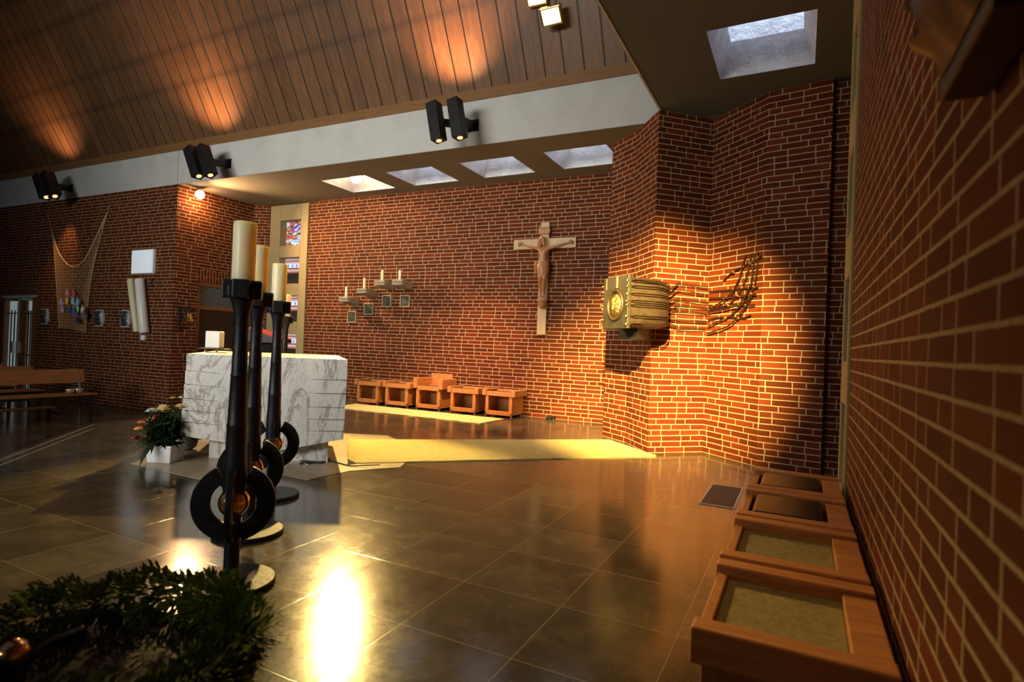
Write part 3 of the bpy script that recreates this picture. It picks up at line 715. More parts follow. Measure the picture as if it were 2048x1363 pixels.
# fan of rods on the second fold
fan = [
 [(1250, 645), (1440, 628), (1600, 612), (1760, 600)], [(1250, 712), (1420, 705), (1550, 690), (1740, 672)],
 [(1245, 790), (1300, 800), (1400, 740), (1500, 640), (1570, 500), (1600, 370), (1635, 262)],
 [(1245, 845), (1400, 810), (1480, 760), (1570, 650), (1640, 500), (1675, 360), (1690, 245)],
 [(1250, 830), (1430, 790), (1540, 775), (1650, 790), (1725, 780)],
 [(1240, 860), (1400, 830), (1560, 790), (1630, 690), (1690, 560), (1712, 380), (1722, 240)],
 [(1240, 940), (1340, 915), (1500, 915), (1620, 920), (1685, 890)],
 [(1240, 1010), (1380, 940), (1470, 900), (1570, 800), (1680, 690), (1730, 560), (1755, 380), (1760, 225)],
 [(1235, 1080), (1420, 1020), (1500, 970), (1570, 880), (1640, 790), (1700, 680)],
 [(1400, 530), (1490, 440), (1600, 385), (1690, 330), (1800, 275)]]
for k, f in enumerate(fan):
    pts = []
    for i in range(len(f)-1):
        for s_ in (0, .5): pts.append([f[i][j]*(1-s_)+f[i+1][j]*s_ for j in (0, 1)])
    pts.append(f[-1]); P_ = [Vp(*c4(x, y), *FB, off=.03+.012*(k % 3)) for x, y in pts]
    tobj('rod', MB().tube(P_, .0085, 8), M['bronze_dark'], sm=True)
mb = MB()
for x, y in ((1500, 440), (1600, 380), (1675, 345), (1715, 320), (1755, 285), (1505, 620), (1590, 600), (1665, 600), (1715, 595), (1440, 705), (1550, 690), (1630, 675), (1690, 670), (1300, 790), (1450, 790), (1565, 785), (1635, 790), (1420, 920), (1550, 920)):
    p = Vp(*c4(x, y), *FB, off=.045); tobj('joint_band', MB().tube([p+Vector((-.013, 0, .006)), p+Vector((.013, 0, -.006))], .014, 8), M['brass'])

mb = MB(); mb.prism([tuple(TP(.18, .02, 0).xy), tuple(TP(.58, .02, 0).xy), tuple(TP(.46, .16, 0).xy), tuple(TP(.20, .40, 0).xy)], 1.25, 1.362)
tobj('bracket', mb, M['black'])
# ================================================================== CRUCIFIX on the back wall
def K(x, y, off=.0): return Vp(x, y, *BK, off=off)
cb = K(1084, 668, .0); cruc = thing('crucifix', 'wooden crucifix with carved figure hanging on the brick back wall', 'crucifix', (cb.x, cb.y, cb.z))
ex = Vector((BK[1][0]-BK[0][0], BK[1][1]-BK[0][1], 0)).normalized(); ey = Vector((-ex.y, ex.x, 0))
cx0 = K(1083.5, 640).x+.018
def CP(dx, n, z): return Vector((cx0, byk(cx0), z))+ex*dx-ey*n
def cbox(mb, x0, x1, n0, n1, z0, z1):
    return mb.add([CP(x, n, z) for z in (z0, z1) for n in (n0, n1) for x in (x0, x1)], [(0, 2, 3, 1), (4, 5, 7, 6), (0, 1, 5, 4), (2, 6, 7, 3), (0, 4, 6, 2), (1, 3, 7, 5)])
zt_ = K(1091, 446).z; zb_ = K(1083, 669).z; za, zb2 = K(1092, 478).z, K(1092, 498).z
obj('upright_board', cbox(MB(), -.075, .075, .02, .055, zb_, zt_), M['crosswood'], cruc, world=True, bevel=.004)
axl = K(1030.5, 490).x-cx0; axr = K(1154, 486).x-cx0
obj('cross_board', cbox(MB(), axl, axr, .021, .058, zb2, za), M['crosswood'], cruc, world=True, bevel=.004)
z1_, z2_ = K(1091, 457).z, K(1091, 468).z
mb = cbox(MB(), -.10, .10, .055, .085, z2_, z1_); cbox(mb, -.088, .088, .055, .092, z1_-.02, z1_+.015); cbox(mb, -.088, .088, .055, .092, z2_-.015, z2_+.015)
obj('title_scroll', mb, M['carved'], cruc, world=True, bevel=.008)
# carved figure: one continuous skinned mesh
def skinfig(name, nodes, edges, mat, parent, sub=2):
    me = bpy.data.meshes.new(name); inv = mw(parent).inverted()
    me.from_pydata([tuple(inv @ n[0]) for n in nodes], edges, []); me.materials.append(mat)
    o = bpy.data.objects.new(name, me); COL.objects.link(o); o.parent = parent
    bm_ = bmesh.new(); bm_.from_mesh(me); ly = bm_.verts.layers.skin.verify()
    for v, n in zip(bm_.verts, nodes): v[ly].radius = n[1] if isinstance(n[1], tuple) else (n[1], n[1])
    bm_.verts.ensure_lookup_table(); bm_.verts[0][ly].use_root = True; bm_.to_mesh(me); bm_.free()
    s_ = o.modifiers.new('skin', 'SKIN'); s_.use_smooth_shade = True
    b_ = o.modifiers.new('sub', 'SUBSURF'); b_.levels = sub; b_.render_levels = sub
    return o
def KP(x, y, n=.14):
    return Vp(x, y, *BK, off=n)
nodes = [(KP(1086, 531), (.085, .07)), (KP(1086, 518), (.068, .06)), (KP(1087, 507), (.078, .065)), (KP(1088, 498), (.085, .06)), (KP(1087, 493), (.045, .045)), (KP(1085, 489, .16), (.040, .045)),
 (KP(1078, 497), .035), (KP(1065, 494.5, .12), (.027, .027)), (KP(1054, 491.5, .10), (.020, .020)), (KP(1046, 489.5, .085), (.018, .014)),
 (KP(1098, 495.5), .035), (KP(1113, 491.5, .12), .028), (KP(1128, 487, .10), .020), (KP(1137, 485.5, .085), (.018, .014)),
 (KP(1082, 537), (.045, .05)), (KP(1080, 554, .19), (.036, .04)), (KP(1080, 571, .14), (.028, .030)), (KP(1081, 586, .13), (.019, .022)), (KP(1080, 594, .17), (.020, .018)),
 (KP(1090, 537), (.045, .05)), (KP(1088, 554, .19), (.036, .04)), (KP(1086, 571, .14), (.028, .030)), (KP(1086, 586, .13), (.019, .022)), (KP(1085, 594, .18), (.020, .018))]
edges = [(0, 1), (1, 2), (2, 3), (3, 4), (4, 5), (3, 6), (6, 7), (7, 8), (8, 9), (3, 10), (10, 11), (11, 12), (12, 13), (0, 14), (14, 15), (15, 16), (16, 17), (17, 18), (0, 19), (19, 20), (20, 21), (21, 22), (22, 23)]
fig = skinfig('carved_figure', nodes, edges, M['carved'], cruc)
hc = KP(1082, 482, .18); mb = MB(); mb.ball(hc, .062, 20, (.82, .95, 1.18)); mb.ball(hc+Vector((0.004, -.055, -.005)), .014, 10, (.7, 1.1, 1.5)); mb.ball(hc+Vector((0, -.03, -.058)), .032, 12, (1, .9, 1.1))
for s_ in (-1, 1): mb.ball(hc+Vector((s_*.022, -.050, .012)), .009, 8, (1.3, .7, .7)); mb.ball(hc+Vector((s_*.052, 0, 0)), .013, 8, (.6, .9, 1.4))
mb.ball(hc+Vector((.002, -.054, -.028)), .010, 8, (1.6, .7, .5))
obj('head', mb, M['carved'], fig, world=True, sm=True)
mb = MB(); mb.ball(hc+Vector((.004, .012, .012)), .068, 18, (.88, .92, 1.12)); mb.tube([hc+Vector((.03, -.01, .03)), hc+Vector((.055, -.02, -.05)), hc+Vector((.07, -.01, -.10))], [.03, .026, .012], 10)
mb.tube([hc+Vector((-.03, .01, .03)), hc+Vector((-.052, 0, -.04)), hc+Vector((-.05, 0, -.08))], [.026, .02, .010], 10)
obj('hair', mb, M['carved'], fig, world=True, sm=True)
lc = KP(1086, 532); mb = MB(); ztop = lc.z+.06; vs = []; fs = []; n = 24; prf = [(.088, .07), (.100, .02), (.098, -.05), (.088, -.12), (.082, -.165)]
for r_, dz in prf:
    for k in range(n):
        a = 2*math.pi*k/n; rr = r_*(1+.05*math.sin(a*7+dz*20)); vs.append(Vector((lc.x+rr*math.cos(a), lc.y-.01+rr*.85*math.sin(a), lc.z+dz)))
for j in range(len(prf)-1): fs += [(j*n+k, j*n+(k+1) % n, (j+1)*n+(k+1) % n, (j+1)*n+k) for k in range(n)]
fs += [list(range(n)), [(len(prf)-1)*n+k for k in range(n)][::-1]]
mb.add(vs, fs); mb.tube([lc+Vector((-.085, -.06, .06)), lc+Vector((-.105, -.05, .0)), lc+Vector((-.10, -.04, -.10))], [.022, .028, .012], 8)
obj('loincloth', mb, M['carved'], fig, world=True, sm=True)
for hx, hy, sg in ((1043.5, 488.5, -1), (1140, 484.5, 1)):
    h0 = KP(hx, hy, .085); mb = MB(); mb.ball(h0, .026, 12, (1.1, .5, .9))
    for k in range(4):
        b0 = h0+Vector((sg*.018, 0, .018-.012*k)); mb.tube([b0, b0+Vector((sg*.025, -.012, .004-.004*k)), b0+Vector((sg*.036, -.026, .002-.004*k))], [.0075, .007, .005], 7)
    b0 = h0+Vector((-sg*.004, -.006, .022)); mb.tube([b0, b0+Vector((sg*.012, -.016, .016)), b0+Vector((sg*.024, -.022, .018))], [.008, .007, .005], 7)
    obj('hand', mb, M['carved'], fig, world=True, sm=True)
fb = KP(1083, 600, .16); mb = MB(); mb.ball(fb+Vector((0, .02, 0)), .095, 20, (.95, .85, .45)); mb.lathe([(.075, -.02), (.062, -.07), (.045, -.115), (.02, -.135)], fb+Vector((0, .03, 0)), 18)
obj('foot_block', mb, M['carved'], cruc, world=True, sm=True)
obj('mounting_pin', cbox(MB(), -.03, .03, .05, .10, fb.z-.03, fb.z+.03), M['carved'], cruc, world=True)
# ================================================================== WALL CANDLE BRACKETS + small relief plaques
cands = [((692, 573), (692, 594), (678, 594, 711, 594)), ((727, 556), (728, 577), (714, 577, 747, 579)), ((763, 540), (764, 561), (749, 561, 782, 563)), ((799, 540), (799, 560), (785, 560, 818, 562))]
lbs = ['lowest wall candle bracket, first from the left', 'wall candle bracket second from the left, one step above the first', 'wall candle bracket third from the left', 'wall candle bracket nearest the crucifix']
for i, (tp, bt, br) in enumerate(cands):
    b0 = Vp(bt[0], bt[1], *BK, off=.26); t0_ = Vp(tp[0], tp[1], *BK, off=.26); hgt = t0_.z-b0.z
    c = thing('wall_candle', 'sconce with cream candle, '+lbs[i], 'wall candle', (b0.x, b0.y+.26, b0.z-.09), ang, 'candle sconces on the back wall')
    mb = MB(); A = [(-.11, -.34, 0.0), (.11, -.34, 0.0), (.11, -.34, .09), (-.11, -.34, .09)]; B = [(-.09, -.0, -.05), (.09, -.0, -.05), (.09, -.0, .09), (-.09, -.0, .09)]
    mb.loft([Vector(p) for p in A], [Vector(p) for p in B]); obj('bracket_block', mb, flat('weathered_block', (.30, .26, .18), .7, var=.35, scale=18, bmp=.4, bscale=20), c, bevel=.006)
    mb = MB(); mb.bx(-.115, .115, -.345, -.335, .045, .052); obj('band', mb, M['bronze_dark'], c)
    obj('candle', MB().lathe([(.022, .09), (.024, .10), (.024, .09+hgt-.004), (.018, .09+hgt)], (0, -.26, 0), 20), M['wax'], c, sm=True)
    obj('wick', MB().tube([(0, -.26, .09+hgt-.002), (0, -.26, .09+hgt+.012)], .002, 6), M['black'], c)
plq = [(697, 622, 713, 645), (730, 606, 747, 629), (766, 590, 783, 614), (802, 590, 820, 614)]
for i, (x0, y0, x1, y1) in enumerate(plq):
    a = Vp(x0, y0, *BK); b = Vp(x1, y1, *BK); cxm = (a.x+b.x)/2; w = b.x-a.x; h = a.z-b.z
    c = thing('relief_plaque', 'small dark framed plaque below the %s wall candle from the left' % ('first', 'second', 'third', 'fourth')[i], 'plaque', (cxm, byk(cxm)-.001, b.z), ang, 'small plaques under the wall candles')
    mb = MB(); t_ = .014
    mb.bx(-w/2, w/2, -.025, 0, 0, t_); mb.bx(-w/2, w/2, -.025, 0, h-t_, h); mb.bx(-w/2, -w/2+t_, -.025, 0, t_, h-t_); mb.bx(w/2-t_, w/2, -.025, 0, t_, h-t_)
    obj('frame', mb, flat('oak_frame', (.42, .33, .18), .5, var=.1), c)
    mb = MB(); mb.bx(-w/2+t_, w/2-t_, -.014, 0, t_, h-t_)
    obj('plate', mb, flat('dark_green_relief', (.075, .075, .05), .45, .5, var=.5, scale=26, bmp=1, bscale=30), c)
# ================================================================== TWIN SPOTLIGHTS on the beam
def twin(label, parts, base, s):
    """parts: list of (top px, bottom px, depth offset), base px: plate on the beam"""
    bp = Vp(base[0], base[1], *BM); t = thing('twin_spotlight', label, 'spotlight', bp, 0, 'black twin spotlights on the beam')
    arms = []
    for (tx, ty, bx_, by_, off, wd) in parts:
        a = Vp(tx, ty, *BM, off=off); b = Vp(bx_, by_, *BM, off=off); ax = (a-b).normalized()
        zq = Vector((0, 0, 1)).rotation_difference(ax).to_matrix(); L = (a-b).length; c_ = (a+b)/2
        h_ = obj('housing', MB().box(c_, (wd, wd, L), M4=zq), M['black'], t, world=True, bevel=.004)
        obj('lens', MB().lathe([(wd*.24, -.004), (wd*.24, .004)], b-ax*.004, 20, ax), M['lampsm'], h_, world=True)
        arms.append(c_)
    wl = bp+Vector((0, -.02, 0))
    mb = MB()
    for c_ in arms:
        d = (c_-wl); q_ = Vector((1, 0, 0)).rotation_difference(d.normalized()).to_matrix(); mb.box((c_+wl)/2, (d.length, .05, .10), M4=q_)
    obj('arm', mb, M['black'], t, world=True)
    mb = MB(); mb.box(bp+Vector((0, -.012, 0)), (.16, .024, .16)); obj('wall_plate', mb, M['black'], t, world=True)
    return t
twin('black twin square spotlight nearest the pillar, on the white beam', [(867, 207, 878, 281, .62, .155), (909, 200, 920, 275, .52, .155)], (948, 252), 1)
twin('black twin square spotlight on the white beam above the corner lamp', [(381, 297, 398, 352, .60, .17), (404, 294, 421, 350, .50, .17)], (458, 328), 1)
twin('black twin square spotlight at the left end of the white beam', [(78, 350, 93, 394, .60, .18), (94, 347, 110, 392, .50, .18)], (143, 377), 1)
for nm, p, o_, pw in (('R', (884, 200), .57, 230), ('M', (395, 292), .55, 190), ('L', (88, 345), .55, 90)):
    a = Vp(p[0], p[1], *BM, off=o_); light('uplight', 'SPOT', a+Vector((0, 0, .06)), a+Vector((0, -.05, 3)), pw, (1, .50, .24), .04, 115, 1.0)
for p, o_, pw, tgt in (((878, 286), .62, 1500, (-4.7, 7.7, .5)), ((920, 280), .52, 60, (-4.6, 6.75, 3.0)), ((102, 398), .45, 45, (-13.9, 6.6, 2.2))):
    a = Vp(p[0], p[1], *BM, off=o_); light('downlight', 'SPOT', a+Vector((0, 0, -.05)), tgt, pw, (1, .52, .22), .04, 62, 1.0)
# ------------------------------------------------ lamps
def lampfix(name, label, p, d, r, back):
    t = thing(name, label, 'lamp', p); d = Vector(d).normalized()
    hs = obj('housing', MB().lathe([(r*.45, -r*1.6), (r*.55, -r*1.5), (r*1.0, -.01), (r*1.02, .0)], p, 24, d), M['black'], t, world=True, sm=True)
    obj('bulb', MB().lathe([(r*.94, .002), (r*.80, .014), (r*.4, .022), (.001, .024)], p, 24, d), M['lamp'], t, world=True, sm=True)
    obj('mount', MB().tube([p-d*r*1.2, back], .014, 8), M['black'], t, world=True)
    return t
lampfix('corner_lamp', 'glowing round lamp high on the brick corner below the beam', Vector((-9.98, 6.80, 3.69)), (.75, -.6, -.35), .085, Vector((-10.235, 6.93, 3.74)))
lampfix('skylight_lamp', 'glowing round lamp hanging inside the leftmost ceiling skylight', Vector((-6.98, 7.60, 3.93)), (.62, -.66, -.40), .10, Vector((-7.32, 7.75, 4.25)))
def flood(label, px, py, s):
    p = Vp(px, py, BM[0], BM[1], off=.55); t = thing('floodlight', label, 'floodlight', p, 0, 'square floodlights below the board ceiling'); d = (CAM-p).normalized(); d = (d+Vector((-.25, 0, -.25))).normalized()
    q_ = Vector((0, 0, 1)).rotation_difference(d).to_matrix() @ Matrix.Rotation(R(12), 3, 'Z')
    obj('housing', MB().box(p-d*.05, (s, s*.8, .09), M4=q_), M['brass'], t, world=True, bevel=.012)
    obj('glass', MB().box(p-d*.002, (s*.82, s*.62, .008), M4=q_), M['lamp2'], t, world=True)
    w = p+Vector((0, .55, 0)); obj('yoke', MB().tube([p-d*.06, p-d*.16+Vector((0, .05, .02)), p+Vector((.05, .34, .1))], .012, 8), M['black'], t, world=True)
flood('square floodlight glowing yellow below the board ceiling, lower right of the pair', 1102, 33, .26)
flood('square floodlight cut by the top of the picture, upper left of the pair', 1072, -6, .26)
light('flood_light', 'SPOT', (-2.95, 5.9, 5.0), (-3.2, 2.4, 0), 120, (1, .72, .35), .12, 50, 1.0)
# ================================================================== LEFT WALL things
def LW(x, y, off=0.0): return Vp(x, y, *BM, off=off)
def wallbox(name, x0, y0, x1, y1, dep, mat, label, cat, bevel=.004, off=0.0):
    a = LW(x0, y0); b = LW(x1, y1); return tag(obj(name, MB().bx(a.x, b.x, by((a.x+b.x)/2)-dep-.004, by(a.x)-.004-off, b.z, a.z), mat, bevel=bevel), label, cat)
a = LW(269.5, 501); b = LW(312.5, 547); yl = by((a.x+b.x)/2)
sg = thing('notice_board', 'square white illuminated hymn number board on the left brick wall', 'board', ((a.x+b.x)/2, yl, b.z))
obj('screen', MB().bx(a.x+.03, b.x-.03, yl-.075, yl-.05, b.z+.02, a.z-.02), flat('lit_screen', (.8, .88, .95), .4, emit=(.80, .90, 1), es=.30), sg, world=True)
obj('frame', MB().bx(a.x, b.x, yl-.06, yl-.006, b.z, a.z), M['whitepaint'], sg, world=True, bevel=.008)
def leantube(x0, y0, x1, y1, r, label, mat):
    p, q_ = LW(x0, y0), LW(x1, y1); o1, o2 = Vector((0, -r-.03, 0)), Vector((0, -r-.03, 0))
    t = thing('leaning_tube', label, 'tube', (q_.x, q_.y, q_.z), 0, 'leaning tubes on the left wall')
    d = (p-q_).normalized()
    obj('tube', MB().lathe([(r*.96, 0), (r, .006), (r, (p-q_).length-.006), (r*.96, (p-q_).length)], q_+o1, 28, d), mat, t, world=True, sm=True)
    obj('bracket', MB().tube([q_.lerp(p, .6)+o1, q_.lerp(p, .6)+Vector((0, -.004, 0))], .02, 8), M['black'], t, world=True)
leantube(271, 560, 284.5, 664, .062, 'cream tube leaning on the left wall, left of the pair below the white board', flat('cream_tube', (.72, .66, .42), .4))
leantube(291.5, 560, 301.5, 666, .085, 'thicker white tube leaning on the left wall, right of the pair', flat('white_tube', (.72, .74, .70), .35))
wallbox('switch_box', 286.5, 670, 293.5, 680, .05, M['whitepaint'], 'small white box on the brick below the leaning tubes', 'box')
a = LW(310, 557); mb = MB(); mb.tube([a+Vector((0, 0, 0)), a+Vector((0, -.06, 0)), a+Vector((0, -.07, -.12)), a+Vector((.03, -.06, -.17))], .010, 8)
tag(obj('wall_hook', mb, M['iron']), 'small metal hook on the brick right of the leaning tubes', 'hook')
def relief(label, cx_, cz, y, rz=0, sc=1.0, place=None):
    t = thing('relief', label, 'relief', place or (cx_, y, cz), rz, 'dark station reliefs in silver frames')
    def s(v): return v*sc
    mb = MB(); mb.bx(-s(.105), s(.105), -s(.05), -.004, -s(.165), s(.165)); mb.bx(-s(.15), s(.15), -s(.048), -.006, -s(.105), s(.105)); obj('frame', mb, M['silver'] if sc == 1 else M['bronze_dark'], t, bevel=.004)
    mb = MB(); nx, nz = 10, 14; vs = []; fs = []
    rnd = random.Random(label)
    for j in range(nz+1):
        for i in range(nx+1):
            u, v = i/nx*2-1, j/nz*2-1; edge = max(abs(u), abs(v)); wv = .118 if abs(v) < .72 else .088
            vs.append(Vector((s(u*wv), -s(.052)-s((.035*(1-edge**4)))*(.5+rnd.random()*.9), s(v*.145))))
    for j in range(nz):
        for i in range(nx): q_ = j*(nx+1)+i; fs.append((q_, q_+1, q_+nx+2, q_+nx+1))
    obj('relief_plate', mb.add(vs, fs), M['relief'] if sc == 1 else M['bronze_dark'], t, sm=True)
    return t
for px, py, lb in ((92.5, 632.5, 'dark silver-framed station relief beside the glazed door, left of the net'), (202, 636, 'dark silver-framed station relief right of the net'), (254.5, 637, 'dark silver-framed station relief next to the leaning tubes')):
    a = LW(px, py); relief(lb, a.x, a.z, by(a.x)-.002)
a = Xp(2060, -230, .25); relief('large blurred dark relief hanging on the right brick wall near the ceiling', 0, 0, 0, R(-90), 1.35, (.25, a.y, a.z))
# fishing net
def netpt(u, v):
    T = [(106, 468), (112, 492), (119, 508), (128, 522), (138, 531), (147, 534), (157, 531), (168, 521), (180, 500), (193, 472), (204, 450), (215, 425)]
    B = [(119, 655), (124, 656), (129, 657), (134, 657), (139, 658), (144, 659), (149, 660), (154, 661), (159, 662), (163, 663), (167, 664), (171, 665)]
    f = u*(len(T)-1); i = min(int(f), len(T)-2); w = f-i
    t = [T[i][k]*(1-w)+T[i+1][k]*w for k in (0, 1)]; b = [B[i][k]*(1-w)+B[i+1][k]*w for k in (0, 1)]
    x = t[0]*(1-v)+b[0]*v-math.sin(v*math.pi)*8*(u**2)+0; y = t[1]*(1-v)+b[1]*v
    return LW(x, y, .03+.05*math.sin(v*math.pi)*math.sin(u*math.pi))
net = thing('fishing_net', 'brown fishing net draped on the left brick wall, holding paper fish', 'net', LW(147, 664))
mb = MB(); NU, NV = 22, 26
for i in range(-NV, NU+1):
    for sgn in (1, -1):
        pts = []
        for k in range(NV*2+1):
            v = k/(NV*2); u = (i/NU+v*NV/NU*.5) if sgn == 1 else (1-(i/NU+v*NV/NU*.5))
            if 0 <= u <= 1: pts.append(netpt(u, v))
        if len(pts) > 1: mb.tube(pts, .0026, 3)
obj('mesh_netting', mb, M['rope'], net, world=True)
mb = MB(); mb.tube([netpt(i/40, 0) for i in range(41)], .016, 6); mb.tube([netpt(0, i/12) for i in range(13)], .009, 5); mb.tube([netpt(1, i/12) for i in range(13)], .009, 5)
mb.tube([LW(95, 428, .01), LW(101, 448, .02), netpt(0, 0)], .006, 5); mb.tube([netpt(1, 0), LW(219, 412, .02)], .006, 5)
obj('border_rope', mb, M['rope'], net, world=True)
fish = [(133.5, 585, (.85, .35, .60), 'pink', 'top left of the shoal'), (146, 586.5, (.85, .12, .22), 'red', 'top right of the shoal'), (121.7, 603, (.62, .48, .75), 'lilac', 'left end, middle row'), (133.2, 601, (.90, .62, .10), 'yellow', 'between lilac and blue ones'),
 (145.2, 601, (.40, .65, .92), 'pale blue', 'left of the two touching blue ones'), (154.6, 604, (.28, .55, .90), 'sky blue', 'right of the two touching blue ones'), (123.4, 617, (.72, .40, .66), 'mauve', 'lowest at the left edge'), (137, 618, (.10, .14, .16), 'dark grey', 'beside the deep blue one'),
 (146.4, 622.5, (.04, .16, .75), 'deep blue', 'bottom middle'), (154.4, 618, (.30, .80, .30), 'green', 'right of the deep blue one'), (164.5, 619.5, (.85, .86, .88), 'white', 'at the right net edge'), (166, 630, (.16, .17, .17), 'charcoal', 'below the white one'), (154.6, 639, (.03, .04, .08), 'navy', 'lowest of all')]
for i, (x, y, col, cn, wh) in enumerate(fish):
    p = LW(x, y, .125+.022*(i % 3)); mb = MB(); n = 20; rr = .072
    pts = [(rr*math.cos(2*math.pi*k/n)*.85, rr*math.sin(2*math.pi*k/n)*1.05) for k in range(n)]
    sg_ = 1 if i % 2 else -1; ta = R(35+random.uniform(-20, 20))
    def rot2(a, b): return (a*math.cos(ta)-b*math.sin(ta), (a*math.sin(ta)+b*math.cos(ta)))
    bodyp = [Vector((a_, 0, b2)) for a_, b2 in pts]; mb.loft([p+v for v in bodyp], [p+v+Vector((0, .004, 0)) for v in bodyp])
    tl = [rot2(a_, b2) for a_, b2 in ((-.055, 0), (-.115, .045), (-.10, 0), (-.115, -.045))]; tl = [Vector((sg_*a_, -.001, b2)) for a_, b2 in tl]
    mb.loft([p+v for v in tl], [p+v+Vector((0, .0035, 0)) for v in tl])
    f_ = thing('paper_fish', '%s paper fish pinned to the net, %s' % (cn, wh), 'paper fish', p, 0, 'paper fish on the net')
    obj('body', mb, paper(col), f_, world=True)
    obj('clip', MB().box(p+Vector((.0, -.008, .085)), (.014, .014, .055)), M['rope'], f_, world=True)
# ================================================================== BELL by the sacristy door
def DW(x, y, off=0.0):
    d = ray(x, y); return CAM+d*((-10.235+off)/d.x)
bc = DW(378, 638, .16); be = thing('bell', 'small brass bell on an ornate iron bracket beside the sacristy door', 'bell', (bc.x, bc.y, bc.z-.1))
obj('bell_cup', MB().lathe([(.012, .115), (.045, .10), (.055, .05), (.070, .01), (.098, -.035), (.104, -.045), (.09, -.046)], bc, 28), M['brass'], be, world=True, sm=True)
obj('clapper', MB().ball(bc+Vector((0, 0, -.06)), .022, 12), M['iron'], be, world=True, sm=True)
mb = MB(); w0 = Vector((-10.235, bc.y-.10, bc.z+.18)); mb.tube([w0, w0+Vector((.08, .03, .03)), bc+Vector((0, 0, .20)), bc+Vector((.10, .06, .17))], .017, 8)
mb.tube([w0+Vector((.01, 0, .0)), w0+Vector((.02, 0, -.30)), w0+Vector((.02, .02, -.38))], .014, 8); mb.tube([w0+Vector((.01, 0, -.18)), w0+Vector((.10, .03, -.10)), bc+Vector((0, 0, .16))], .012, 8)
mb.tube([bc+Vector((0, 0, .11)), bc+Vector((0, 0, .24)), bc+Vector((0, .0, .32))], .009, 8)
for k in range(5): mb.ball(w0+Vector((.05+.05*k, .02*k, .02+.02*(k % 2))), .024, 8)
obj('bracket', mb, M['iron'], be, world=True, sm=True)
# ================================================================== LECTERN behind the altar
lp = Dp(527, 668, 8.0); le = thing('lectern', 'dark lectern with red-edged sloping top behind the altar, before the window', 'lectern', (lp.x, lp.y, 0))
a = Dp(497, 655, 8.0); b = Dp(561, 679, 8.0); dl = Vector((-.45, .893, 0))*.40
mb = MB(); A = [a, b, b+Vector((0, 0, -.045)), a+Vector((0, 0, -.20))]; mb.loft(A, [p+dl for p in A]); obj('desk', mb, M['black'], le, world=True)
mb = MB(); A = [a+Vector((0, 0, .012)), b+Vector((0, 0, .012)), b+Vector((0, 0, -.004)), a+Vector((0, 0, -.004))]; mb.loft([p-dl*.03 for p in A], [p+dl for p in A]); obj('cloth_edge', mb, M['red'], le, world=True)
m_ = (a+b)/2+dl*.5; obj('post', MB().bx(m_.x-.09, m_.x+.09, m_.y-.07, m_.y+.07, 0.03, m_.z-.06), M['black'], le, world=True)
obj('foot', MB().bx(m_.x-.22, m_.x+.22, m_.y-.18, m_.y+.18, 0, .03), M['black'], le, world=True)
mb = MB(); p0 = a+Vector((0, 0, .01)); mb.tube([p0, p0+Vector((.01, 0, .10)), p0+Vector((.07, 0, .16)), p0+Vector((.14, 0, .17))], .006, 6); mb.ball(p0+Vector((.0, 0, .03)), .022, 10); obj('microphone', mb, M['black'], le, world=True, sm=True)
# ================================================================== PEWS (facing the sanctuary, down in the nave)
def make_pew(label, L=4.2):
    """end at local y=0 running to -L; seat front edge at local x=0"""
    t = thing('pew', label, 'pew', group='wooden pews in the nave')
    n = 3; seg = L/n
    for k in range(n):
        y1 = -k*seg-.01; y0 = -(k+1)*seg+.01
        obj('seat_board', MB().bx(-.38, 0, y0, y1, .425, .45), M['pew'], t, bevel=.004)
        obj('back_board', MB().add([(-.40, y0, .60), (-.40, y1, .60), (-.45, y1, .82), (-.45, y0, .82), (-.425, y0, .60), (-.425, y1, .60), (-.475, y1, .82), (-.475, y0, .82)], [(0, 1, 2, 3), (7, 6, 5, 4), (0, 4, 5, 1), (1, 5, 6, 2), (2, 6, 7, 3), (3, 7, 4, 0)]), M['pew'], t, bevel=.003)
    for y in [-.08]+[-(k+1)*seg for k in range(n)]:
        obj('leg', MB().bx(-.07, -.025, y-.02, y+.02, 0, .40), M['black'], t); obj('leg', MB().tube([(-.37, y, 0), (-.37, y, .42), (-.46, y, .78)], .023, 4), M['black'], t)
    obj('rail', MB().bx(-.36, -.03, -L, -.02, .385, .425), M['black'], t)
    mb = MB(); mb.bx(-.80, -.62, -L, -.30, .17, .20); obj('kneeler', mb, M['pew'], t, bevel=.004)
    mb = MB()
    for y in (-.36, -L/2, -L+.1): mb.bx(-.74, -.68, y-.02, y+.02, 0, .17); mb.bx(-.68, -.37, y-.015, y+.015, .10, .13)
    obj('kneeler_support', mb, M['black'], t)
    return t
pw = make_pew('front wooden pew nearest the sanctuary step, glass bowls on its seat'); pw.location = (-10.22, 5.36, LOW)
dup(pw, (-11.25, 5.1, LOW), 0, 'second wooden pew directly behind the front pew')
dup(pw, (-12.25, 5.1, LOW), 0, 'third wooden pew from the front, nearest the glazed door')
for i, (px, py, lb) in enumerate(((140, 784, 'glass bowl on the front pew, left of the two'), (157, 784, 'glass bowl on the front pew, right of the two'))):
    p = Zp(px, py, LOW+.45); p = Vector((-10.36, p.y*(-10.36/p.x), LOW+.451)); m_ = flat('clear_glass_bowl', (.5, .42, .28), .05, .6, var=.9, scale=60)
    tag(obj('glass_bowl', MB().lathe([(.03, 0), (.055, .02), (.065, .06), (.06, .075), (.056, .07), (.05, .03), (.001, .012)], p, 20), m_, sm=True), lb, 'bowl', 'glass bowls on the front pew')
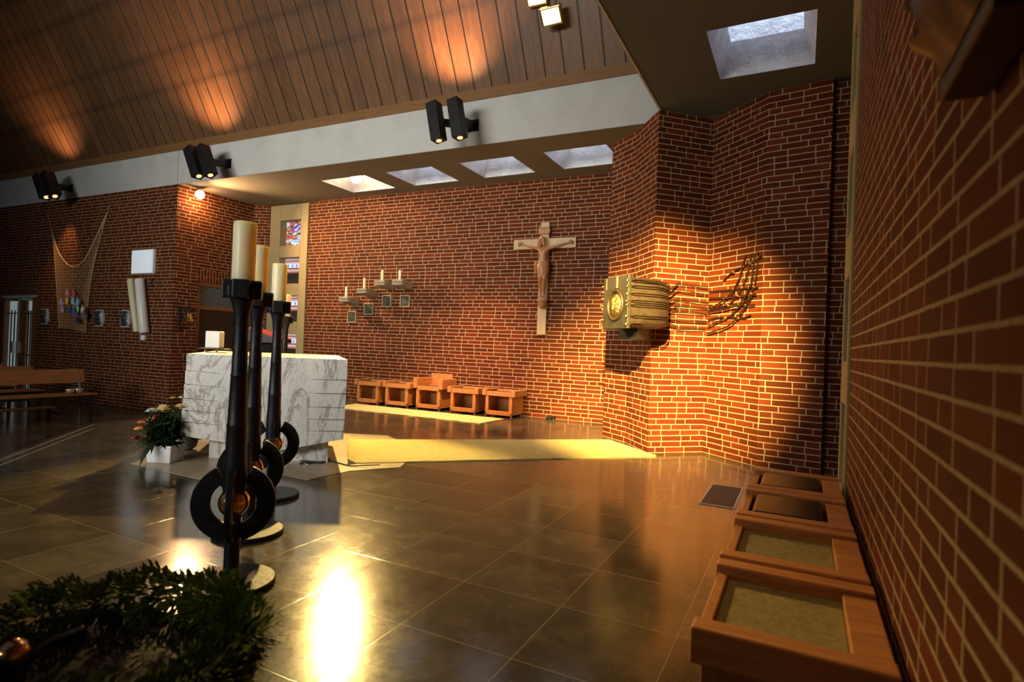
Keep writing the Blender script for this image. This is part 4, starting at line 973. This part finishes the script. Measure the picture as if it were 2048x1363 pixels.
# ================================================================== FLOWERS left of the altar
def leafblade(mb, base, d, L, w, droop=.4):
    d = Vector(d).normalized(); side = d.cross(Vector((0, 0, 1)));
    if side.length < .1: side = Vector((1, 0, 0))
    side.normalize(); pts = []
    for k in range(6):
        t = k/5; p = base+d*L*t+Vector((0, 0, -droop*L*t*t)); ww = w*math.sin(math.pi*min(1, .12+t*.88))*.5+.0008
        pts += [p-side*ww, p+side*ww+Vector((0, 0, .003))]
    mb.add(pts, [(2*k, 2*k+1, 2*k+3, 2*k+2) for k in range(5)])
def flower(mb, c_, r, n=9, rnd=random):
    for lay in range(3):
        for k in range(n):
            a = 2*math.pi*(k+lay*.4)/n; el = .25+.5*lay; d = Vector((math.cos(a)*math.cos(el), math.sin(a)*math.cos(el), math.sin(el))); side = d.cross(Vector((0, 0, 1))).normalized(); rr = r*(1-.18*lay)
            mb.add([c_, c_+d*rr*.6-side*rr*.34, c_+d*rr+Vector((0, 0, rr*.1)), c_+d*rr*.6+side*rr*.34], [(0, 1, 2, 3)])
    mb.ball(c_+Vector((0, 0, r*.2)), r*.3, 8)
pb = Zp(306, 927); yw = R(26)
pot = thing('flower_arrangement', 'white square pot of flowers and dark leaves at the left corner of the altar slab', 'flowers', (pb.x-.02, pb.y+.12, .004), yw)
mb = MB(); A = [(-.10, -.10, 0), (.10, -.10, 0), (.10, .10, 0), (-.10, .10, 0)]; B = [(x*1.16, y*1.16, .15) for x, y, _ in A]; mb.loft([Vector(v) for v in A], [Vector(v) for v in B]); obj('pot', mb, M['white'], pot, bevel=.006)
obj('soil', MB().bx(-.105, .105, -.105, .105, .146, .153), M['stem'], pot)
rnd = random.Random(3); mb = MB()
for k in range(800):
    a = rnd.uniform(0, 6.28); el = rnd.uniform(-.1, 1.45); b0 = Vector((rnd.uniform(-.12, .12), rnd.uniform(-.12, .12), rnd.uniform(.15, .36)))
    leafblade(mb, b0, (math.cos(a)*math.cos(el), math.sin(a)*math.cos(el), math.sin(el)), rnd.uniform(.07, .16), rnd.uniform(.012, .026), rnd.uniform(.2, .6))
for k in range(26):
    a = rnd.uniform(0, 6.28); el = rnd.uniform(.5, 1.4); leafblade(mb, Vector((.03, .02, .2)), (math.cos(a)*math.cos(el), math.sin(a)*math.cos(el), math.sin(el)), rnd.uniform(.24, .40), .028, .25)
leafblade(mb, Vector((-.02, -.115, .18)), (-.2, -1, .1), .16, .06, 1.2); leafblade(mb, Vector((-.10, -.10, .17)), (-1, -.5, .1), .18, .05, .9)
obj('foliage', mb, M['leaf'], pot)
fl_ = [((-.13, -.02, .42), .065, (.85, .85, .80), 'white flower'), ((-.06, .02, .46), .05, (.82, .82, .78), 'white flower'), ((-.09, -.06, .36), .06, (.90, .68, .20), 'yellow flower'), ((-.02, -.03, .44), .075, (.90, .75, .28), 'yellow flower'), ((.10, .02, .47), .055, (.90, .72, .30), 'yellow flower'), ((-.06, -.08, .39), .03, (.8, .05, .03), 'red flower'),
 ((-.19, -.06, .33), .04, (.90, .35, .12), 'orange flower'), ((-.21, -.06, .27), .045, (.90, .45, .14), 'orange flower'), ((-.20, -.10, .20), .052, (.35, .008, .01), 'deep red flower'), ((.04, .0, .55), .03, (.9, .75, .3), 'small yellow flower')]
for c_, r_, col, lb in fl_:
    mb = MB(); flower(mb, Vector(c_), r_); o = obj('flower', mb, paper(col), pot); o['label'] = lb
mb = MB()
for c_, r_, col, lb in fl_: mb.tube([Vector((c_[0]*.2, c_[1]*.2, .15)), Vector(c_)*.6+Vector((0, 0, .06)), Vector(c_)], .004, 5)
obj('stems', mb, M['leaf'], pot)
pb2 = Zp(349, 903); v2 = thing('flower_vase', 'round grey pot with leafy white flowers, half hidden behind the white square pot', 'flowers', (pb2.x, pb2.y+.10, .004))
obj('vase', MB().lathe([(.06, 0), (.10, .03), (.125, .12), (.12, .20), (.10, .235), (.095, .22), (.001, .21)], n=28), M['greypot'], v2, sm=True)
mb = MB()
for k in range(260):
    a = rnd.uniform(0, 6.28); el = rnd.uniform(0, 1.4); b0 = Vector((rnd.uniform(-.1, .1), rnd.uniform(-.1, .1), rnd.uniform(.20, .42)))
    leafblade(mb, b0, (math.cos(a)*math.cos(el), math.sin(a)*math.cos(el), math.sin(el)), rnd.uniform(.06, .13), rnd.uniform(.012, .022), .4)
obj('foliage', mb, M['leaf'], v2)
for c_, col, lb in (((-.03, -.04, .50), (.8, .85, .7), 'white flower'), ((.04, -.04, .48), (.85, .88, .75), 'white flower'), ((.06, -.08, .40), (.8, .85, .7), 'white flower'), ((.03, -.08, .43), (.6, .04, .03), 'red flower')):
    mb = MB(); flower(mb, Vector(c_), .035); o = obj('flower', mb, paper(col), v2); o['label'] = lb
# ================================================================== CABLES, GRATE, SOCKETS
mb = MB(); pts = []
for k in range(60):
    t = k/59; pts.append(Zp(598+30*math.sin(t*17)+t*40, 921+5*math.cos(t*13)-t*2, .012))
mb.tube(pts+[Zp(665, 922, .010), Zp(700, 931, .008), Zp(760, 929, .03)], .005, 6); tag(obj('cable', mb, M['cordb']), 'tangled black cable on the floor at the altar plinth', 'cable')
mb = MB(); pts = [Zp(560+16*math.cos(t/4)+t*1.6, 929+4*math.sin(t/4)*1.0, .008) for t in range(34)]; mb.tube(pts, .0035, 6); tag(obj('cable', mb, M['cordw']), 'thin white cable looped on the stone slab before the altar', 'cable')
g = [Zp(1421, 968), Zp(1484, 975), Zp(1471, 1018), Zp(1398, 1008)]
gx0, gx1, gy0, gy1 = -.66, -.40, 4.53, 5.27
gr = thing('floor_grate', 'dark slatted metal grate set in the floor left of the right wall stools', 'grate', (-.53, 4.9, 0))
mb = MB(); mb.bx(gx0, gx1, gy0, gy0+.02, 0, .006); mb.bx(gx0, gx1, gy1-.02, gy1, 0, .006); mb.bx(gx0, gx0+.015, gy0+.02, gy1-.02, 0, .006); mb.bx(gx1-.015, gx1, gy0+.02, gy1-.02, 0, .006); obj('frame', mb, flat('frame_metal', (.25, .26, .22), .4, .6), gr, world=True)
mb = MB(); k = gy0+.03
while k < gy1-.03: mb.bx(gx0+.015, gx1-.015, k, k+.012, .001, .005); k += .026
mb.bx(gx0+.015, gx1-.015, gy0+.02, gy1-.02, .0005, .0012); obj('slats', mb, M['grille'], gr, world=True)
p = Zp(1099, 838); mb = MB(); mb.bx(p.x-.05, p.x+.04, p.y-.04, p.y+.04, 0, .045); mb.bx(p.x-.02, p.x+.09, p.y-.02, p.y+.04, .03, .055); tag(obj('floor_socket', mb, M['black'], bevel=.006), 'small black socket box on the floor at the back wall below the crucifix', 'socket')
p = Zp(94, 866, 0); p = Zp(80, 872, LOW); mb = MB(); mb.box((p.x, p.y, LOW+.012), (.24, .10, .022), R(20)); tag(obj('floor_plate', mb, M['plate'], bevel=.004), 'small dark plate lying on the nave floor beside the step', 'plate')
# ================================================================== ADVENT WREATH on a low stand, close to the camera
wc = Dp(185, 1452, 1.34); wc.z = .33
wr = thing('wreath_stand', 'low dark metal stand with a copper ball carrying the evergreen wreath', 'stand', (wc.x, wc.y, 0))
RR = .315; TZ = .30
hub = Dp(22, 1335, 1.30); hub.z = max(.40, hub.z)
mb = MB(); mb.lathe([(RR+.03, TZ), (RR+.035, TZ+.008), (RR+.03, TZ+.016)], (wc.x, wc.y, 0), 56); obj('tray', mb, M['plate'], wr, world=True, sm=True)
obj('post', MB().lathe([(.03, .02), (.025, .2), (.03, TZ+.002)], (wc.x, wc.y, 0), 20), M['iron'], wr, world=True, sm=True)
obj('foot_plate', MB().lathe([(.16, 0), (.165, .01), (.16, .02)], (wc.x, wc.y, 0), 36), M['iron'], wr, world=True, sm=True)
hp = Zp(22, 1362, TZ+.016)
a1 = Zp(165, 1262, TZ+.05)
mb = MB(); mb.tube([hp+Vector((0, 0, .03)), (hp+a1)/2+Vector((0, 0, .03)), a1], .016, 10); mb.lathe([(.03, 0), (.022, .03)], hp, 16); obj('cross_arm', mb, M['iron'], wr, world=True, sm=True)
obj('copper_ball', MB().ball(hp+Vector((0, 0, .062)), .036, 24), M['copper'], wr, world=True, sm=True)
mb = MB(); rnd = random.Random(11)
for k in range(9500):
    a = rnd.uniform(0, 2*math.pi); b = rnd.uniform(0, 2*math.pi); r_ = (.052+.014*math.sin(a*9)+.010*math.sin(a*23))*math.sqrt(rnd.random())+.008
    c_ = Vector((wc.x, wc.y, TZ+.085))+Vector((math.cos(a), math.sin(a), 0))*(RR+r_*math.cos(b))+Vector((0, 0, r_*math.sin(b)))
    out = Vector((math.cos(a)*math.cos(b), math.sin(a)*math.cos(b), math.sin(b)))+Vector((-math.sin(a), math.cos(a), 0))*rnd.uniform(.2, 1.1)+Vector((rnd.uniform(-.4, .4), rnd.uniform(-.4, .4), rnd.uniform(-.3, .4)))
    leafblade(mb, c_, out, rnd.uniform(.016, .036), rnd.uniform(.005, .009), .2)
wt = obj('wreath', mb, M['leaf2']); tag(wt, 'evergreen conifer wreath in the blurred foreground, lower left of the picture', 'wreath')
